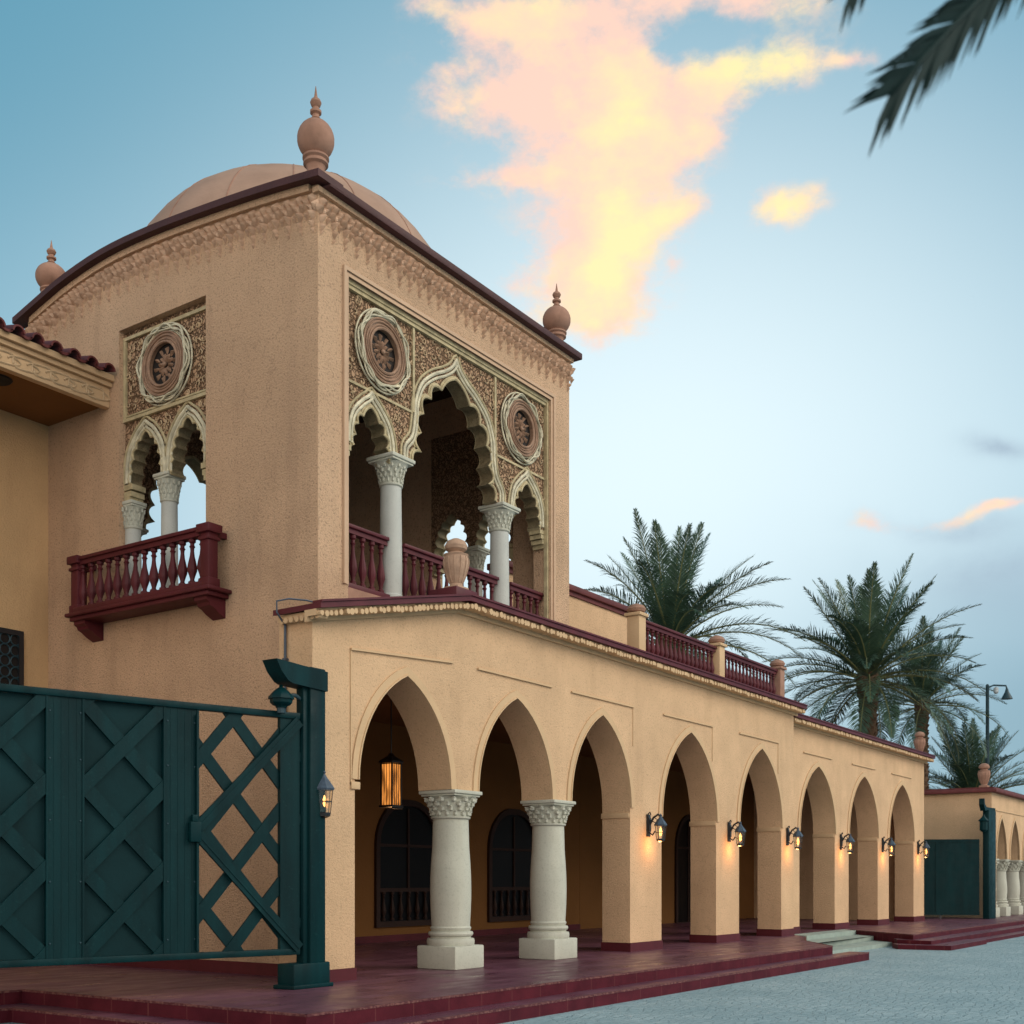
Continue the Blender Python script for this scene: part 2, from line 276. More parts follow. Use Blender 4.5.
# ------------------------------------------------------------------ mesh helpers
class MB:
    def __init__(s): s.v = []; s.f = []
    def add(s, vs, fs):
        n = len(s.v); s.v += [Vector(p) for p in vs]; s.f += [tuple(i + n for i in f) for f in fs]; return s
    def box(s, x0, x1, y0, y1, z0, z1, T=None, bev=0):
        if bev:
            bm = bmesh.new(); bmesh.ops.create_cube(bm, size=1)
            for q in bm.verts: q.co = Vector(((x0 + x1) / 2 + q.co.x * (x1 - x0), (y0 + y1) / 2 + q.co.y * (y1 - y0), (z0 + z1) / 2 + q.co.z * (z1 - z0)))
            bmesh.ops.bevel(bm, geom=bm.edges[:], offset=bev, segments=2, affect='EDGES', profile=.5)
            bm.verts.index_update(); vs = [q.co.copy() for q in bm.verts]; fs = [[q.index for q in f.verts] for f in bm.faces]; bm.free()
        else:
            vs = [(x, y, z) for z in (z0, z1) for y in (y0, y1) for x in (x0, x1)]
            fs = [(0, 1, 3, 2), (4, 6, 7, 5), (0, 4, 5, 1), (2, 3, 7, 6), (0, 2, 6, 4), (1, 5, 7, 3)]
        if T: vs = [T(*p) for p in vs]
        return s.add(vs, fs)
    def prism(s, loops, d0, d1, T):        # loops: outer + holes in (u, v); T(u, v, d)
        flat = [p for l in loops for p in l]; n = len(flat)
        tri = tessellate_polygon([[Vector((p[0], p[1], 0)) for p in l] for l in loops])
        vs = [T(p[0], p[1], d0) for p in flat] + [T(p[0], p[1], d1) for p in flat]
        fs = [tuple(t) for t in tri] + [tuple(i + n for i in reversed(t)) for t in tri]
        o = 0
        for l in loops:
            k = len(l)
            for i in range(k): a, b = o + i, o + (i + 1) % k; fs.append((a, b, b + n, a + n))
            o += k
        return s.add(vs, fs)
    def lathe(s, prof, cx, cy, z0=0, seg=16, sq=0, T=None, rot=0):
        vs = []; fs = []
        for r, z in prof:
            for k in range(seg):
                a = 2 * PI * k / seg + rot
                vs.append((cx + r * math.cos(a), cy + r * math.sin(a), z0 + z))
        m = len(prof)
        for i in range(m - 1):
            for k in range(seg):
                a, b = i * seg + k, i * seg + (k + 1) % seg; fs.append((a, b, b + seg, a + seg))
        fs.append(tuple(range(seg))[::-1]); fs.append(tuple((m - 1) * seg + k for k in range(seg)))
        if T: vs = [T(*p) for p in vs]
        return s.add(vs, fs)
    def tube(s, pts, r, seg=6, closed=False, caps=True):
        pts = [Vector(p) for p in pts]; n = len(pts); vs = []; fs = []
        up = None
        for i, p in enumerate(pts):
            if closed: d = pts[(i + 1) % n] - pts[i - 1]
            else: d = pts[min(i + 1, n - 1)] - pts[max(i - 1, 0)]
            if d.length < 1e-7: d = Vector((0, 0, 1))
            d.normalize()
            if up is None: up = Vector((0, 0, 1)) if abs(d.z) < .9 else Vector((1, 0, 0))
            a = d.cross(up)
            if a.length < 1e-4: a = d.orthogonal()
            a.normalize(); b = a.cross(d); up = b
            rr = r[i] if isinstance(r, (list, tuple)) else r
            for k in range(seg):
                t = 2 * PI * k / seg; vs.append(p + a * (rr * math.cos(t)) + b * (rr * math.sin(t)))
        for i in range(n if closed else n - 1):
            j = (i + 1) % n
            for k in range(seg): fs.append((i * seg + k, i * seg + (k + 1) % seg, j * seg + (k + 1) % seg, j * seg + k))
        if not closed and caps: fs.append(tuple(range(seg))[::-1]); fs.append(tuple((n - 1) * seg + k for k in range(seg)))
        return s.add(vs, fs)
    def ell(s, c, rx, ry, rz, T=None, seg=8, rings=5):
        prof = [(math.sin(PI * i / rings), -math.cos(PI * i / rings)) for i in range(rings + 1)]
        prof[0] = (.05, -1); prof[-1] = (.05, 1)
        vs = [(c[0] + rx * r * math.cos(2 * PI * k / seg), c[1] + ry * r * math.sin(2 * PI * k / seg), c[2] + rz * z) for r, z in prof for k in range(seg)]
        fs = [(i * seg + k, i * seg + (k + 1) % seg, (i + 1) * seg + (k + 1) % seg, (i + 1) * seg + k) for i in range(rings) for k in range(seg)]
        fs += [tuple(range(seg))[::-1], tuple(rings * seg + k for k in range(seg))]
        if T: vs = [T(*p) for p in vs]
        return s.add(vs, fs)
    def band(s, path, w, d0, d1, T, closed=False):       # flat moulding strip beside a 2-D path
        n = len(path); off = []
        for i in range(n):
            a = Vector(path[(i - 1) % n] if closed else path[max(i - 1, 0)]); b = Vector(path[(i + 1) % n] if closed else path[min(i + 1, n - 1)])
            t = (b - a); t.normalize(); off.append((path[i][0] - t.y * w, path[i][1] + t.x * w))
        vs = []; fs = []
        for p, q in zip(path, off): vs += [T(*p, d0), T(*p, d1), T(*q, d1), T(*q, d0)]
        for i in range(n if closed else n - 1):
            a = i * 4; b = ((i + 1) % n) * 4
            for k in range(4): fs.append((a + k, b + k, b + (k + 1) % 4, a + (k + 1) % 4))
        if not closed: fs += [(3, 2, 1, 0), tuple((n - 1) * 4 + k for k in range(4))]
        return s.add(vs, fs)
    def build(s, name, m, parent=None, sharp=32, open_=False, world=True):
        me = bpy.data.meshes.new(name); off = Vector((0, 0, 0))
        if parent is not None and world:
            q = parent
            while q: off += q.location; q = q.parent
        me.from_pydata([p - off for p in s.v], [], s.f); me.update()
        if not open_:
            bm = bmesh.new(); bm.from_mesh(me); bmesh.ops.recalc_face_normals(bm, faces=bm.faces[:]); bm.to_mesh(me); bm.free()
        me.polygons.foreach_set('use_smooth', [True] * len(me.polygons)); me.set_sharp_from_angle(angle=R(sharp))
        for x in (m if isinstance(m, (list, tuple)) else [m]): me.materials.append(M[x] if isinstance(x, str) else x)
        o = bpy.data.objects.new(name, me); COL.objects.link(o)
        if parent is not None: o.parent = parent
        return o
def tag(o, label=None, cat=None, group=None, kind=None):
    if label: o['label'] = label
    if cat: o['category'] = cat
    if group: o['group'] = group
    if kind: o['kind'] = kind
    return o
def thing(name, label, cat, loc=(0, 0, 0), group=None):
    o = bpy.data.objects.new(name, None); COL.objects.link(o); o.location = loc; o.empty_display_size = .2
    return tag(o, label, cat, group)
def dup(root, loc, rz=None, label=None, sc=None):
    def cp(o, par):
        c = o.copy(); COL.objects.link(c)
        if par is not None: c.parent = par
        for ch in o.children: cp(ch, c)
        return c
    r = cp(root, None); r.location = loc
    if rz is not None: r.rotation_euler = (0, 0, rz)
    if sc: r.scale = (sc,) * 3
    if label: r['label'] = label
    return r
def front(Y): return lambda u, v, d: Vector((u, Y - d, v))     # face looking to -Y; d = outwards
def back(Y): return lambda u, v, d: Vector((u, Y + d, v))
def left(X): return lambda u, v, d: Vector((X - d, u, v))      # face looking to -X
def right(X): return lambda u, v, d: Vector((X + d, u, v))
def rect(a, b, c, d): return [(a, c), (b, c), (b, d), (a, d)]
def catmull(P, n=8):
    out = []
    for i in range(len(P) - 1):
        p0, p1, p2, p3 = P[max(i - 1, 0)], P[i], P[i + 1], P[min(i + 2, len(P) - 1)]
        for k in range(n):
            t = k / n
            out.append(tuple(.5 * ((2 * b) + (-a + c) * t + (2 * a - 5 * b + 4 * c - d) * t * t + (-a + 3 * b - 3 * c + d) * t ** 3) for a, b, c, d in zip(p0, p1, p2, p3)))
    out.append(tuple(P[-1])); return out
def parch(cx, w, zs, za, n=12):     # pointed arch from left springing up and down to right springing
    H = za - zs; c = (H * H - w * w) / (2 * w); r = w + c; half = []
    amax = math.atan2(H, c)
    for i in range(n + 1):
        a = amax * i / n; half.append((r * math.cos(a) - c, r * math.sin(a)))
    Lh = [(cx - x, zs + z) for x, z in half]; return Lh + [(cx + x, zs + z) for x, z in half[-2::-1]]
def lobes(cusps, bulge, n=6):       # cusped line: arcs bulging away from the opening, cusps given as (halfwidth, z)
    out = []
    for i in range(len(cusps) - 1):
        a, b = Vector(cusps[i]), Vector(cusps[i + 1]); d = b - a; nr = Vector((d.y, -d.x)).normalized()
        bl = bulge[i] if isinstance(bulge, (list, tuple)) else bulge
        for k in range(n): t = k / n; out.append(a + d * t + nr * (bl * math.sin(PI * t) ** .75 if 0 < t < 1 else 0))
    out.append(Vector(cusps[-1])); return [(p.x, p.y) for p in out]
def mirror(half, cx): return [(cx - x, z) for x, z in half] + [(cx + x, z) for x, z in half[-2::-1]]

# ------------------------------------------------------------------ ground, terraces, steps
FL = .32
def sheet(name, x0, x1, y0, y1, z, m, kind='structure'):
    o = MB().add([(x0, y0, z), (x1, y0, z), (x1, y1, z), (x0, y1, z)], [(0, 1, 2, 3)]).build(name, m, open_=True); tag(o, kind=kind); return o
sheet('ground', -400, 900, -500, 900, -.02, mat('sandy_ground', (.30, .27, .22), .95, .4, 3, .2, .4))
sheet('stone_paving', -30, 90, -60, 14, 0, 'paving')
top = lambda u, v, d: Vector((u, v, d))
def slab(name, poly, z0, z1, mtop, mside, noz=True, edge_ids=None):
    b = MB(); b.prism([poly], z0, z1 - .004, top); o = b.build(name, mside)
    o2 = MB(); o2.prism([poly], z1 - .0035, z1, top)
    # thin worn nosing along the edge
    t = o2.build(name + '_tiles', mtop); tag(o, kind='structure'); tag(t, kind='structure')
    return o
UP = [(8.3, -2.35), (22.9, -2.35), (24.5, -1.2), (26.2, -.55), (26.9, -.05), (26.9, 6.1), (11.4, 6.1), (11.4, 2.3), (8.3, 2.3)]
slab('terrace', UP, .0, FL, 'tile', 'riser')
slab('terrace_left', [(-14, 2.3), (11.4, 2.3), (11.4, 6.5), (-14, 6.5)], 0, FL - .003, 'tile', 'riser')
LOW = [(7.9, -2.75), (23.9, -2.75), (23.9, -2.352), (8.298, -2.352), (8.298, 2.298), (-14, 2.298), (-14, 1.9), (7.9, 1.9)]
slab('lower_step', LOW, 0, FL / 2, 'tile', 'riser')
def nosing(pts, z, name='step_edge'):
    b = MB()
    for (x0, y0), (x1, y1) in zip(pts, pts[1:]):
        d = Vector((x1 - x0, y1 - y0)); n = int(max(1, d.length / .62)); nr = Vector((d.y, -d.x)).normalized()
        for k in range(n):
            a = Vector((x0, y0)) + d * (k / n) + d.normalized() * .003; c = Vector((x0, y0)) + d * ((k + 1) / n) - d.normalized() * .003
            q = [a + nr * .006, c + nr * .006, c - nr * .03, a - nr * .03]
            b.add([(p.x, p.y, z - .02) for p in q] + [(p.x, p.y, z + .004) for p in q], [(3, 2, 1, 0), (4, 5, 6, 7), (0, 1, 5, 4), (1, 2, 6, 5), (2, 3, 7, 6), (3, 0, 4, 7)])
    tag(b.build(name, 'nosing'), kind='structure')
nosing([(8.3, 2.3), (8.3, -2.35), (22.9, -2.35), (24.5, -1.2), (26.2, -.55)], FL, 'terrace_edge')
nosing([(-14, 2.3), (8.3, 2.3)], FL, 'terrace_edge')
nosing([(-14, 1.9), (7.9, 1.9), (7.9, -2.75), (23.9, -2.75)], FL / 2, 'lower_step_edge')
# pale stone steps in the gap before the lower wing
slab('pale_steps', [(26.91, -.3), (30.4, -.3), (30.69, .02), (31.29, .2), (26.91, .2)], 0, FL - .004, 'palestep', 'palestep')
slab('pale_step_middle', [(24.6, -.95), (29.8, -.95), (30.38, -.302), (26.915, -.302), (26.2, -.552), (24.6, -1.1)], 0, .21, 'palestep', 'palestep')
slab('pale_step_low', [(24.0, -1.6), (29.2, -1.6), (29.78, -.952), (24.55, -1.15), (24.0, -1.55)], 0, .10, 'palestep', 'palestep')
slab('inner_terrace', [(26.91, .205), (31.29, .205), (31.29, 6.1), (26.91, 6.1)], 0, FL - .002, 'tile', 'riser')
UP2 = [(28.7, -2.25), (75, -2.25), (75, 7), (31.3, 7), (31.3, .5), (30.7, .0)]
slab('far_terrace', UP2, 0, FL, 'tile', 'riser')
slab('far_step', [(28.4, -2.75), (75, -2.75), (75, -2.252), (28.69, -2.252), (29.3, -1.6), (28.6, -1.9)], 0, .2, 'tile', 'riser')
slab('far_low_step', [(28.2, -3.25), (31.6, -3.25), (31.6, -2.752), (28.39, -2.752), (28.55, -1.8), (28.0, -2.1)], 0, .11, 'tile', 'riser')
slab('far_bottom_step', [(31.61, -3.1), (75, -3.1), (75, -2.752), (31.61, -2.752)], 0, .09, 'tile', 'riser')
nosing([(30.7, 0), (28.7, -2.25), (75, -2.25)], FL, 'far_terrace_edge')

# ------------------------------------------------------------------ shared architectural pieces
def baluster(b, x, y, z, h, r=.055, seg=10):
    P = [(.8, 0), (.8, .07), (.5, .09), (.42, .12), (.62, .2), (.95, .3), (1, .36), (.85, .46), (.5, .62), (.38, .74), (.42, .80), (.62, .83), (.42, .86), (.42, .9), (.72, .93), (.72, 1)]
    b.lathe([(p * r, q * h) for p, q in P], x, y, z, seg)
def balustrade(root, p0, p1, z, h, n, posts=(), name='balustrade', m='maroon', r=.055, railw=.17, base=.1):
    p0, p1 = Vector(p0), Vector(p1); d = (p1 - p0); L = d.length; d.normalize(); nr = Vector((-d.y, d.x))
    T = lambda a, b_, c: Vector((p0.x + d.x * a + nr.x * b_, p0.y + d.y * a + nr.y * b_, c))
    rail = MB().box(0, L, -railw / 2, railw / 2, z + h - .055, z + h, T, bev=.014).box(.01, L - .01, -railw / 2 + .035, railw / 2 - .035, z + h - .12, z + h - .052, T)
    o = rail.build(name, m, root)
    MB().box(0, L, -railw / 2 - .01, railw / 2 + .01, z, z + base, T, bev=.012).build('bottom_rail', m, o)
    for k in range(n):
        q = T(L * (k + .5) / n, 0, 0); b = MB(); baluster(b, q.x, q.y, z + base - .002, h - .12 - base + .004, r); b.build('baluster', m, o)
    return o
def capital(b, cx, cy, z0, h, r0, r1, seg=20, leaf=True):
    b.lathe([(r0 * 1.0, 0), (r0 * 1.1, h * .03), (r0 * 1.12, h * .08), (r0 * 1.0, h * .11), (r0 * 1.02, h * .3), (r0 * 1.12, h * .5), (r1 * .86, h * .7), (r1 * .98, h * .78), (r1 * .9, h * .8)], cx, cy, z0, seg)
    if leaf:
        for row, (zz, rr, n, s) in enumerate(((.2, 1.04, 14, 1), (.36, 1.1, 14, 1), (.52, 1.2, 12, 1.15), (.67, 1.33, 12, 1.2))):
            for k in range(n):
                a = 2 * PI * (k + .5 * (row % 2)) / n
                b.ell((cx + r0 * rr * math.cos(a), cy + r0 * rr * math.sin(a), z0 + h * zz), r0 * .14 * s, r0 * .14 * s, h * .10, seg=5, rings=3)
                b.ell((cx + r0 * (rr + .1) * math.cos(a), cy + r0 * (rr + .1) * math.sin(a), z0 + h * (zz + .07)), r0 * .08 * s, r0 * .08 * s, h * .03, seg=5, rings=3)
    w = r1 * .9
    b.box(cx - w, cx + w, cy - w, cy + w, z0 + h * .8, z0 + h * .87, bev=.008)
    w = r1 * .98
    b.box(cx - w, cx + w, cy - w, cy + w, z0 + h * .872, z0 + h, bev=.012)
def stout_column(root, cx, cy, z0=FL, k=1.0, H=2.5):
    rp = .355
    base = MB().box(cx - rp, cx + rp, cy - rp, cy + rp, z0, z0 + .34 * k, bev=.02)
    c = base.build('column', 'stone', root)
    b = MB().lathe([(.345, .34), (.35, .36), (.355, .40), (.345, .44), (.30, .45), (.30, .47), (.325, .485), (.335, .51), (.325, .54), (.285, .55), (.30, .58), (.305, .60), (.285, .62)], cx, cy, z0, 28)
    b.build('column_base', 'stone', c)
    prof = [(.285, .60)] + [(.285 + .022 * math.sin(PI * min(1, t * 1.35)) - .022 * t * t, .62 + (H - .41 - .62) * t) for t in [i / 12 for i in range(13)]]
    MB().lathe(prof, cx, cy, z0, 32).build('shaft', 'stone', c)
    b = MB(); capital(b, cx, cy, z0 + H - .42, .42, .265, .345, 24); b.build('capital', 'stone', c)
    return c
def urn(root, x, y, z, h, m='terra'):
    b = MB().box(x - .17 * h, x + .17 * h, y - .17 * h, y + .17 * h, z, z + .1 * h, bev=.01)
    b.lathe([(.13, .1), (.12, .16), (.16, .25), (.22, .45), (.24, .58), (.22, .66), (.24, .70), (.16, .72), (.13, .75), (.2, .80), (.215, .86), (.17, .95), (.07, 1.0)], x, y, z, 18)
    b.v = b.v[:]
    n = len(b.v)
    for i in range(n - 18 * 13, n): b.v[i] = Vector((x + (b.v[i].x - x) * h, y + (b.v[i].y - y) * h, z + (b.v[i].z - z) * h))
    for k in range(12):
        a = 2 * PI * k / 12; b.tube([(x + r * h * math.cos(a), y + r * h * math.sin(a), z + q * h) for r, q in ((.125, .17), (.17, .27), (.225, .45), (.245, .57), (.225, .65))], .012 * h, 5)
    return b.build('urn_finial', m, root)
def ball_finial(root, x, y, z, h=1.05):
    P = [(.17, 0), (.17, .03), (.13, .06), (.115, .14), (.13, .17), (.165, .19), (.165, .21), (.15, .23), (.175, .25), (.175, .27), (.15, .28)]
    P += [(.245 * math.cos(a), .465 + .215 * math.sin(a)) for a in [R(-55 + 12 * i) for i in range(12)]]
    P += [(.07, .69), (.05, .71), (.045, .74), (.075, .755), (.075, .78), (.045, .79), (.04, .82), (.06, .835), (.075, .87), (.06, .90), (.025, .925), (.018, .96), (.004, 1.05)]
    o = MB().lathe([(r, q * h / 1.05) for r, q in P], x, y, z, 28).build('ball_finial', 'terra', root); return o
def skirting(b, x0, x1, y0, y1, h=.16, e=.018):      # a painted band round a pier
    b.box(x0 - e, x1 + e, y0 - e, y1 + e, FL, FL + h)

# ------------------------------------------------------------------ arcade building
def curlwork(b, T, d, cells, rnd, ok, r=.014):
    for (u, v, s) in cells:
        if not ok(u, v): continue
        a0 = rnd.uniform(0, 2 * PI); sg = rnd.choice((-1, 1)); pts = []
        for i in range(9):
            t = i / 8; a = a0 + sg * t * 4.6; q = s * (1 - .8 * t); pts.append(T(u + q * math.cos(a), v + q * math.sin(a), d + .012))
        b.tube(pts, [r * (1 - .35 * i / 8) for i in range(9)], 4)

def eave(root, path, Y, over=.28, depth=.55, m='wine', name='eave'):
    # path (x, z) of top line; thin maroon capping with a beige scalloped tile edge beneath
    T = front(Y)
    lo = [(x, z - .07) for x, z in path]
    b = MB().prism([path + lo[::-1]], -depth, over, T)
    b.prism([[(x, z + .03) for x, z in path] + [(x, z + .002) for x, z in path][::-1]], over - .14, over + .02, T)
    o = b.build(name, m, root)
    s = MB(); rj = random.Random(7)
    for (x0, z0), (x1, z1) in zip(path, path[1:]):
        L = math.hypot(x1 - x0, z1 - z0); n = int(L / .092)
        for k in range(n):
            t = (k + .5) / n; x = x0 + (x1 - x0) * t; z = z0 + (z1 - z0) * t - .135
            s.tube([(x + rj.uniform(-.012, .012), Y - over + .03 + rj.uniform(-.02, .015), z + rj.uniform(-.01, .01)), (x, Y - over + .2, z + .01)], rj.uniform(.032, .046), 8)
        s.prism([[(x0, z0 - .07), (x1, z1 - .07), (x1, z1 - .15), (x0, z0 - .15)]], 0, over - .08, T)
        s.prism([[(x0, z0 - .15), (x1, z1 - .15), (x1, z1 - .215), (x0, z0 - .215)]], 0, .05, T)
    s.build('scalloped_edge', 'trim', o)
    return o
def label_line(b, T, x0, z0, x1, z1, dl=0, dr=0):
    b.prism([[(x0, z0), (x1, z1), (x1, z1 + .03), (x0, z0 + .03)]], -.01, .032, T)
    if dl: b.box(x0, x0 + .018, z0 - dl, z0, -.01, .014, T)
    if dr: b.box(x1 - .018, x1, z1 - dr, z1, -.01, .014, T)
arc = thing('arcade_building', 'long tan stucco arcade with pointed arches and wine red eave in front of the tower', 'building', (19, 3, 0))
FT = .58
def arch_pts(c, w, za): return parch(c, w, 2.93 if c < 19 else 2.82, za)
A = [(12.62, .98, 4.42), (15.29, 1.01, 4.45), (17.92, 1.02, 4.49)]
Bc = [(21.37, 1.21, 4.54), (24.91, 1.18, 4.54)]
def facade(X0, X1, topl, small, big, Y, name='front_wall'):
    path = [(X0, FL)]
    if small:
        path.append((small[0][0] - small[0][1] - .06, FL)); path.append((small[0][0] - small[0][1] - .06, 2.93))
        for c, w, za in small: path += arch_pts(c, w, za)
        path.append((small[-1][0] + small[-1][1] + .0, FL))
    for c, w, za in big:
        path += [(c - w, FL)] + arch_pts(c, w, za) + [(c + w, FL)]
    path += [(X1, FL)] + topl
    return MB().prism([path], -FT, 0, front(Y)).build(name, 'stucco', arc if Y == 0 else wing)
facade(10.8, 26.85, [(26.85, 5.62), (13.75, 5.62), (10.8, 4.93)], A, Bc, 0)
T0 = front(0)
for c, w, za in A + Bc:
    p = arch_pts(c, w, za)
    b = MB().band(p, .13, .0008, .022, T0)
    b.band([(x, z) for x, z in p], .022, .0215, .036, T0)
    b.build('arch_trim', 'trim', arc)
for x0 in (18.94, 22.58, 26.09): MB().box(x0 - .025, x0 + .3, .012, FT + .02, 2.74, 2.84, bev=.012).build('impost_band', 'trim', arc)
MB().box(11.49, 11.66, -.03, .3, 2.80, 2.90, bev=.01).build('impost_band', 'trim', arc)
for x1 in (20.16, 23.73): MB().box(x1 - .3, x1 + .025, .02, FT + .02, 2.74, 2.84, bev=.012).build('impost_band', 'trim', arc)
b = MB(); label_line(b, T0, 11.49, 4.60, 13.66, 4.75, 1.75); b.build('label_moulding', 'trim', arc)
for x0, x1 in ((14.27, 16.3), (16.91, 19.05), (20.22, 22.4), (23.73, 25.9)): b = MB(); label_line(b, T0, x0, 4.75, x1, 4.75, 0, .7 if x0 != 14.27 else 0); b.build('label_moulding', 'trim', arc)
b = MB()
for x0, x1 in ((10.8, 11.58), (18.94, 20.16), (22.58, 23.73), (26.09, 26.85)): b = MB(); skirting(b, x0, x1, 0, FT); b.build('skirting', 'maroon', arc)
stout_column(arc, 13.95, .25, H=2.61); stout_column(arc, 16.6, .25, H=2.61)
sb = MB(); rj0 = random.Random(3)
for k in range(8):
    y_ = -.18 + .09 * k; sb.tube([(10.70 + rj0.uniform(-.01, .01), y_, 4.885), (10.85, y_, 4.895)], .038, 8)
sb.box(10.72, 10.799, -.2, .52, 4.88, 4.96)
sb.build('side_scallops', 'trim', arc)
eave(arc, [(10.66, 5.03), (13.75, 5.71), (26.98, 5.71)], 0, m='wine')
# roof deck, inner walls and ceiling
b = MB().box(17.9, 26.85, .585, 6.2, 5.36, 5.56)
b.build('roof_deck', 'terra', arc)
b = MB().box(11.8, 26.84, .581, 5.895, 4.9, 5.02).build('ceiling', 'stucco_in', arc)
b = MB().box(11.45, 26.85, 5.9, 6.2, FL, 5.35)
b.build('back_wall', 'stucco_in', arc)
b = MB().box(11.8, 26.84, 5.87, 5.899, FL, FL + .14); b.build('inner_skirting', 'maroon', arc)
def arched_window(root, c, w, z0, zs, za, Y, bal=True):
    T = front(Y); ins = arch_path = [(c - w, z0)] + parch(c, w, zs, za, 8) + [(c + w, z0)]
    out = [(c - w - .12, z0 - .12)] + parch(c, w + .12, zs, za + .14, 8) + [(c + w + .12, z0 - .12)]
    f = MB().prism([out, ins[::-1]], 0, .07, T).box(c - .03, c + .03, z0, za - .05, .0, .05, T).box(c - w, c + w, zs - .03, zs + .03, .0, .045, T)
    if bal: f.box(c - w, c + w, z0 + .62, z0 + .7, 0, .06, T)
    o = f.build('window', 'darkframe', root)
    MB().prism([ins], .004, .02, T).build('pane', 'darkglass', o)
    if bal:
        b = MB()
        for k in range(7): baluster(b, c - w + .12 + (2 * w - .24) * k / 6, Y - .05, z0 + .02, .6, .06, 8)
        b.build('window_guard', 'darkframe', o)
arched_window(arc, 19.75, .95, .75, 2.35, 3.2, 5.9)
arched_window(arc, 23.75, .95, .75, 2.35, 3.2, 5.9)
# parapet wall behind and roof balustrade
b = MB().box(17.68, 22.9, 1.9, 2.2, 5.56, 7.3)
pw = b.build('parapet_wall', 'stucco', arc)
MB().box(17.68, 22.98, 1.80, 2.3, 7.3, 7.42, bev=.02).box(17.68, 22.93, 1.86, 2.24, 7.22, 7.3).build('parapet_cap', 'rooftile', pw)
MB().box(17.7, 19.3, -.02, .12, 5.72, 5.84, bev=.02).build('ridge_rail', 'maroon', arc)
for x in (19.47, 22.95, 26.25):
    b = MB().box(x - .13, x + .13, .03, .29, 5.70, 6.52, bev=.01).box(x - .17, x + .17, -.01, .33, 5.70, 5.84, bev=.01).box(x - .17, x + .17, -.01, .33, 6.5, 6.56, bev=.01)
    o = b.build('roof_post', 'terra' if x > 26 else 'trim', arc)
    MB().lathe([(.10, 0), (.16, .03), (.18, .08), (.14, .14), (.05, .18)], x, .16, 6.56, 16).build('post_cap', 'terra', o)
balustrade(arc, (19.62, .16), (22.8, .16), 5.7, .78, 17, name='roof_balustrade', r=.06)
balustrade(arc, (23.1, .16), (26.1, .16), 5.7, .78, 16, name='roof_balustrade', r=.06)
MB().box(13.5, 14.0, -.2, .3, 5.6, 5.82, bev=.01).build('peak_plinth', 'wine', arc)
urn(arc, 13.78, .02, 5.8, .78, 'terra_lt')

# ------------------------------------------------------------------ lower wing
wing = thing('arcade_wing', 'lower set-back tan wing with three pointed arches at the right end of the arcade', 'building', (33, 3, 0))
C = [(29.25, 1.25, 4.5), (32.83, 1.24, 4.5), (36.35, 1.25, 4.5)]
WY = .3
facade(26.86, 38.75, [(38.75, 5.46), (26.86, 5.46)], [], C, WY)
TW = front(WY)
for c, w, za in C:
    p = arch_pts(c, w, za); MB().band(p, .13, .0008, .022, TW).band(p, .022, .0215, .036, TW).build('arch_trim', 'trim', wing)
    MB().box(c + w - .025, c + w + .4, WY + .012, WY + FT + .02, 2.74, 2.84, bev=.012).build('impost_band', 'trim', wing); MB().box(c - w - .3, c - w + .025, WY + .012, WY + FT + .02, 2.74, 2.84, bev=.012).build('impost_band', 'trim', wing)
    b3 = MB(); label_line(b3, TW, c - 1.0, 4.76, c + 1.0, 4.76); b3.build('label_moulding', 'trim', wing)
for x0, x1 in ((26.9, 28.0), (30.5, 31.59), (34.07, 35.1), (37.6, 38.75)): b4 = MB(); skirting(b4, x0, x1, WY, WY + FT); b4.build('skirting', 'maroon', wing)
eave(wing, [(26.99, 5.56), (38.95, 5.56)], WY, .3, name='eave')
MB().box(26.86, 38.75, .885, 6.2, 5.25, 5.4).build('roof_deck', 'terra', wing)
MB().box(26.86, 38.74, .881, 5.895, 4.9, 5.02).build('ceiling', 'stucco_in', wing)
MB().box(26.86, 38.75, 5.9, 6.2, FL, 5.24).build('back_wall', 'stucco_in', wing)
MB().box(38.3, 38.75, .885, 5.895, FL, 5.24).build('end_wall', 'stucco', wing)
arched_window(wing, 33.2, .75, FL + .02, 2.6, 3.5, 5.9, False)
urn(wing, 38.45, .35, 5.58, .75)

# ------------------------------------------------------------------ tower
TX0, TX1, TY0, TY1 = 11.42, 17.66, .5, 6.95
tow = thing('tower', 'square pink-brown stucco tower with a low dome and carved window screens', 'tower', ((TX0 + TX1) / 2, (TY0 + TY1) / 2, 0))
ZT = 10.72
LT = catmull([(.3, 10.84), (1.24, 10.96), (2.3, 11.06), (3.6, 11.15), (4.78, 11.16), (5.8, 11.04), (6.5, 10.88), (7.15, 10.72)], 4)   # arched parapet line on the left face
def lz(y):
    for (a, za), (b, zb) in zip(LT, LT[1:]):
        if a <= y <= b: return za + (zb - za) * (y - a) / (b - a)
    return LT[0][1] if y < LT[0][0] else LT[-1][1]
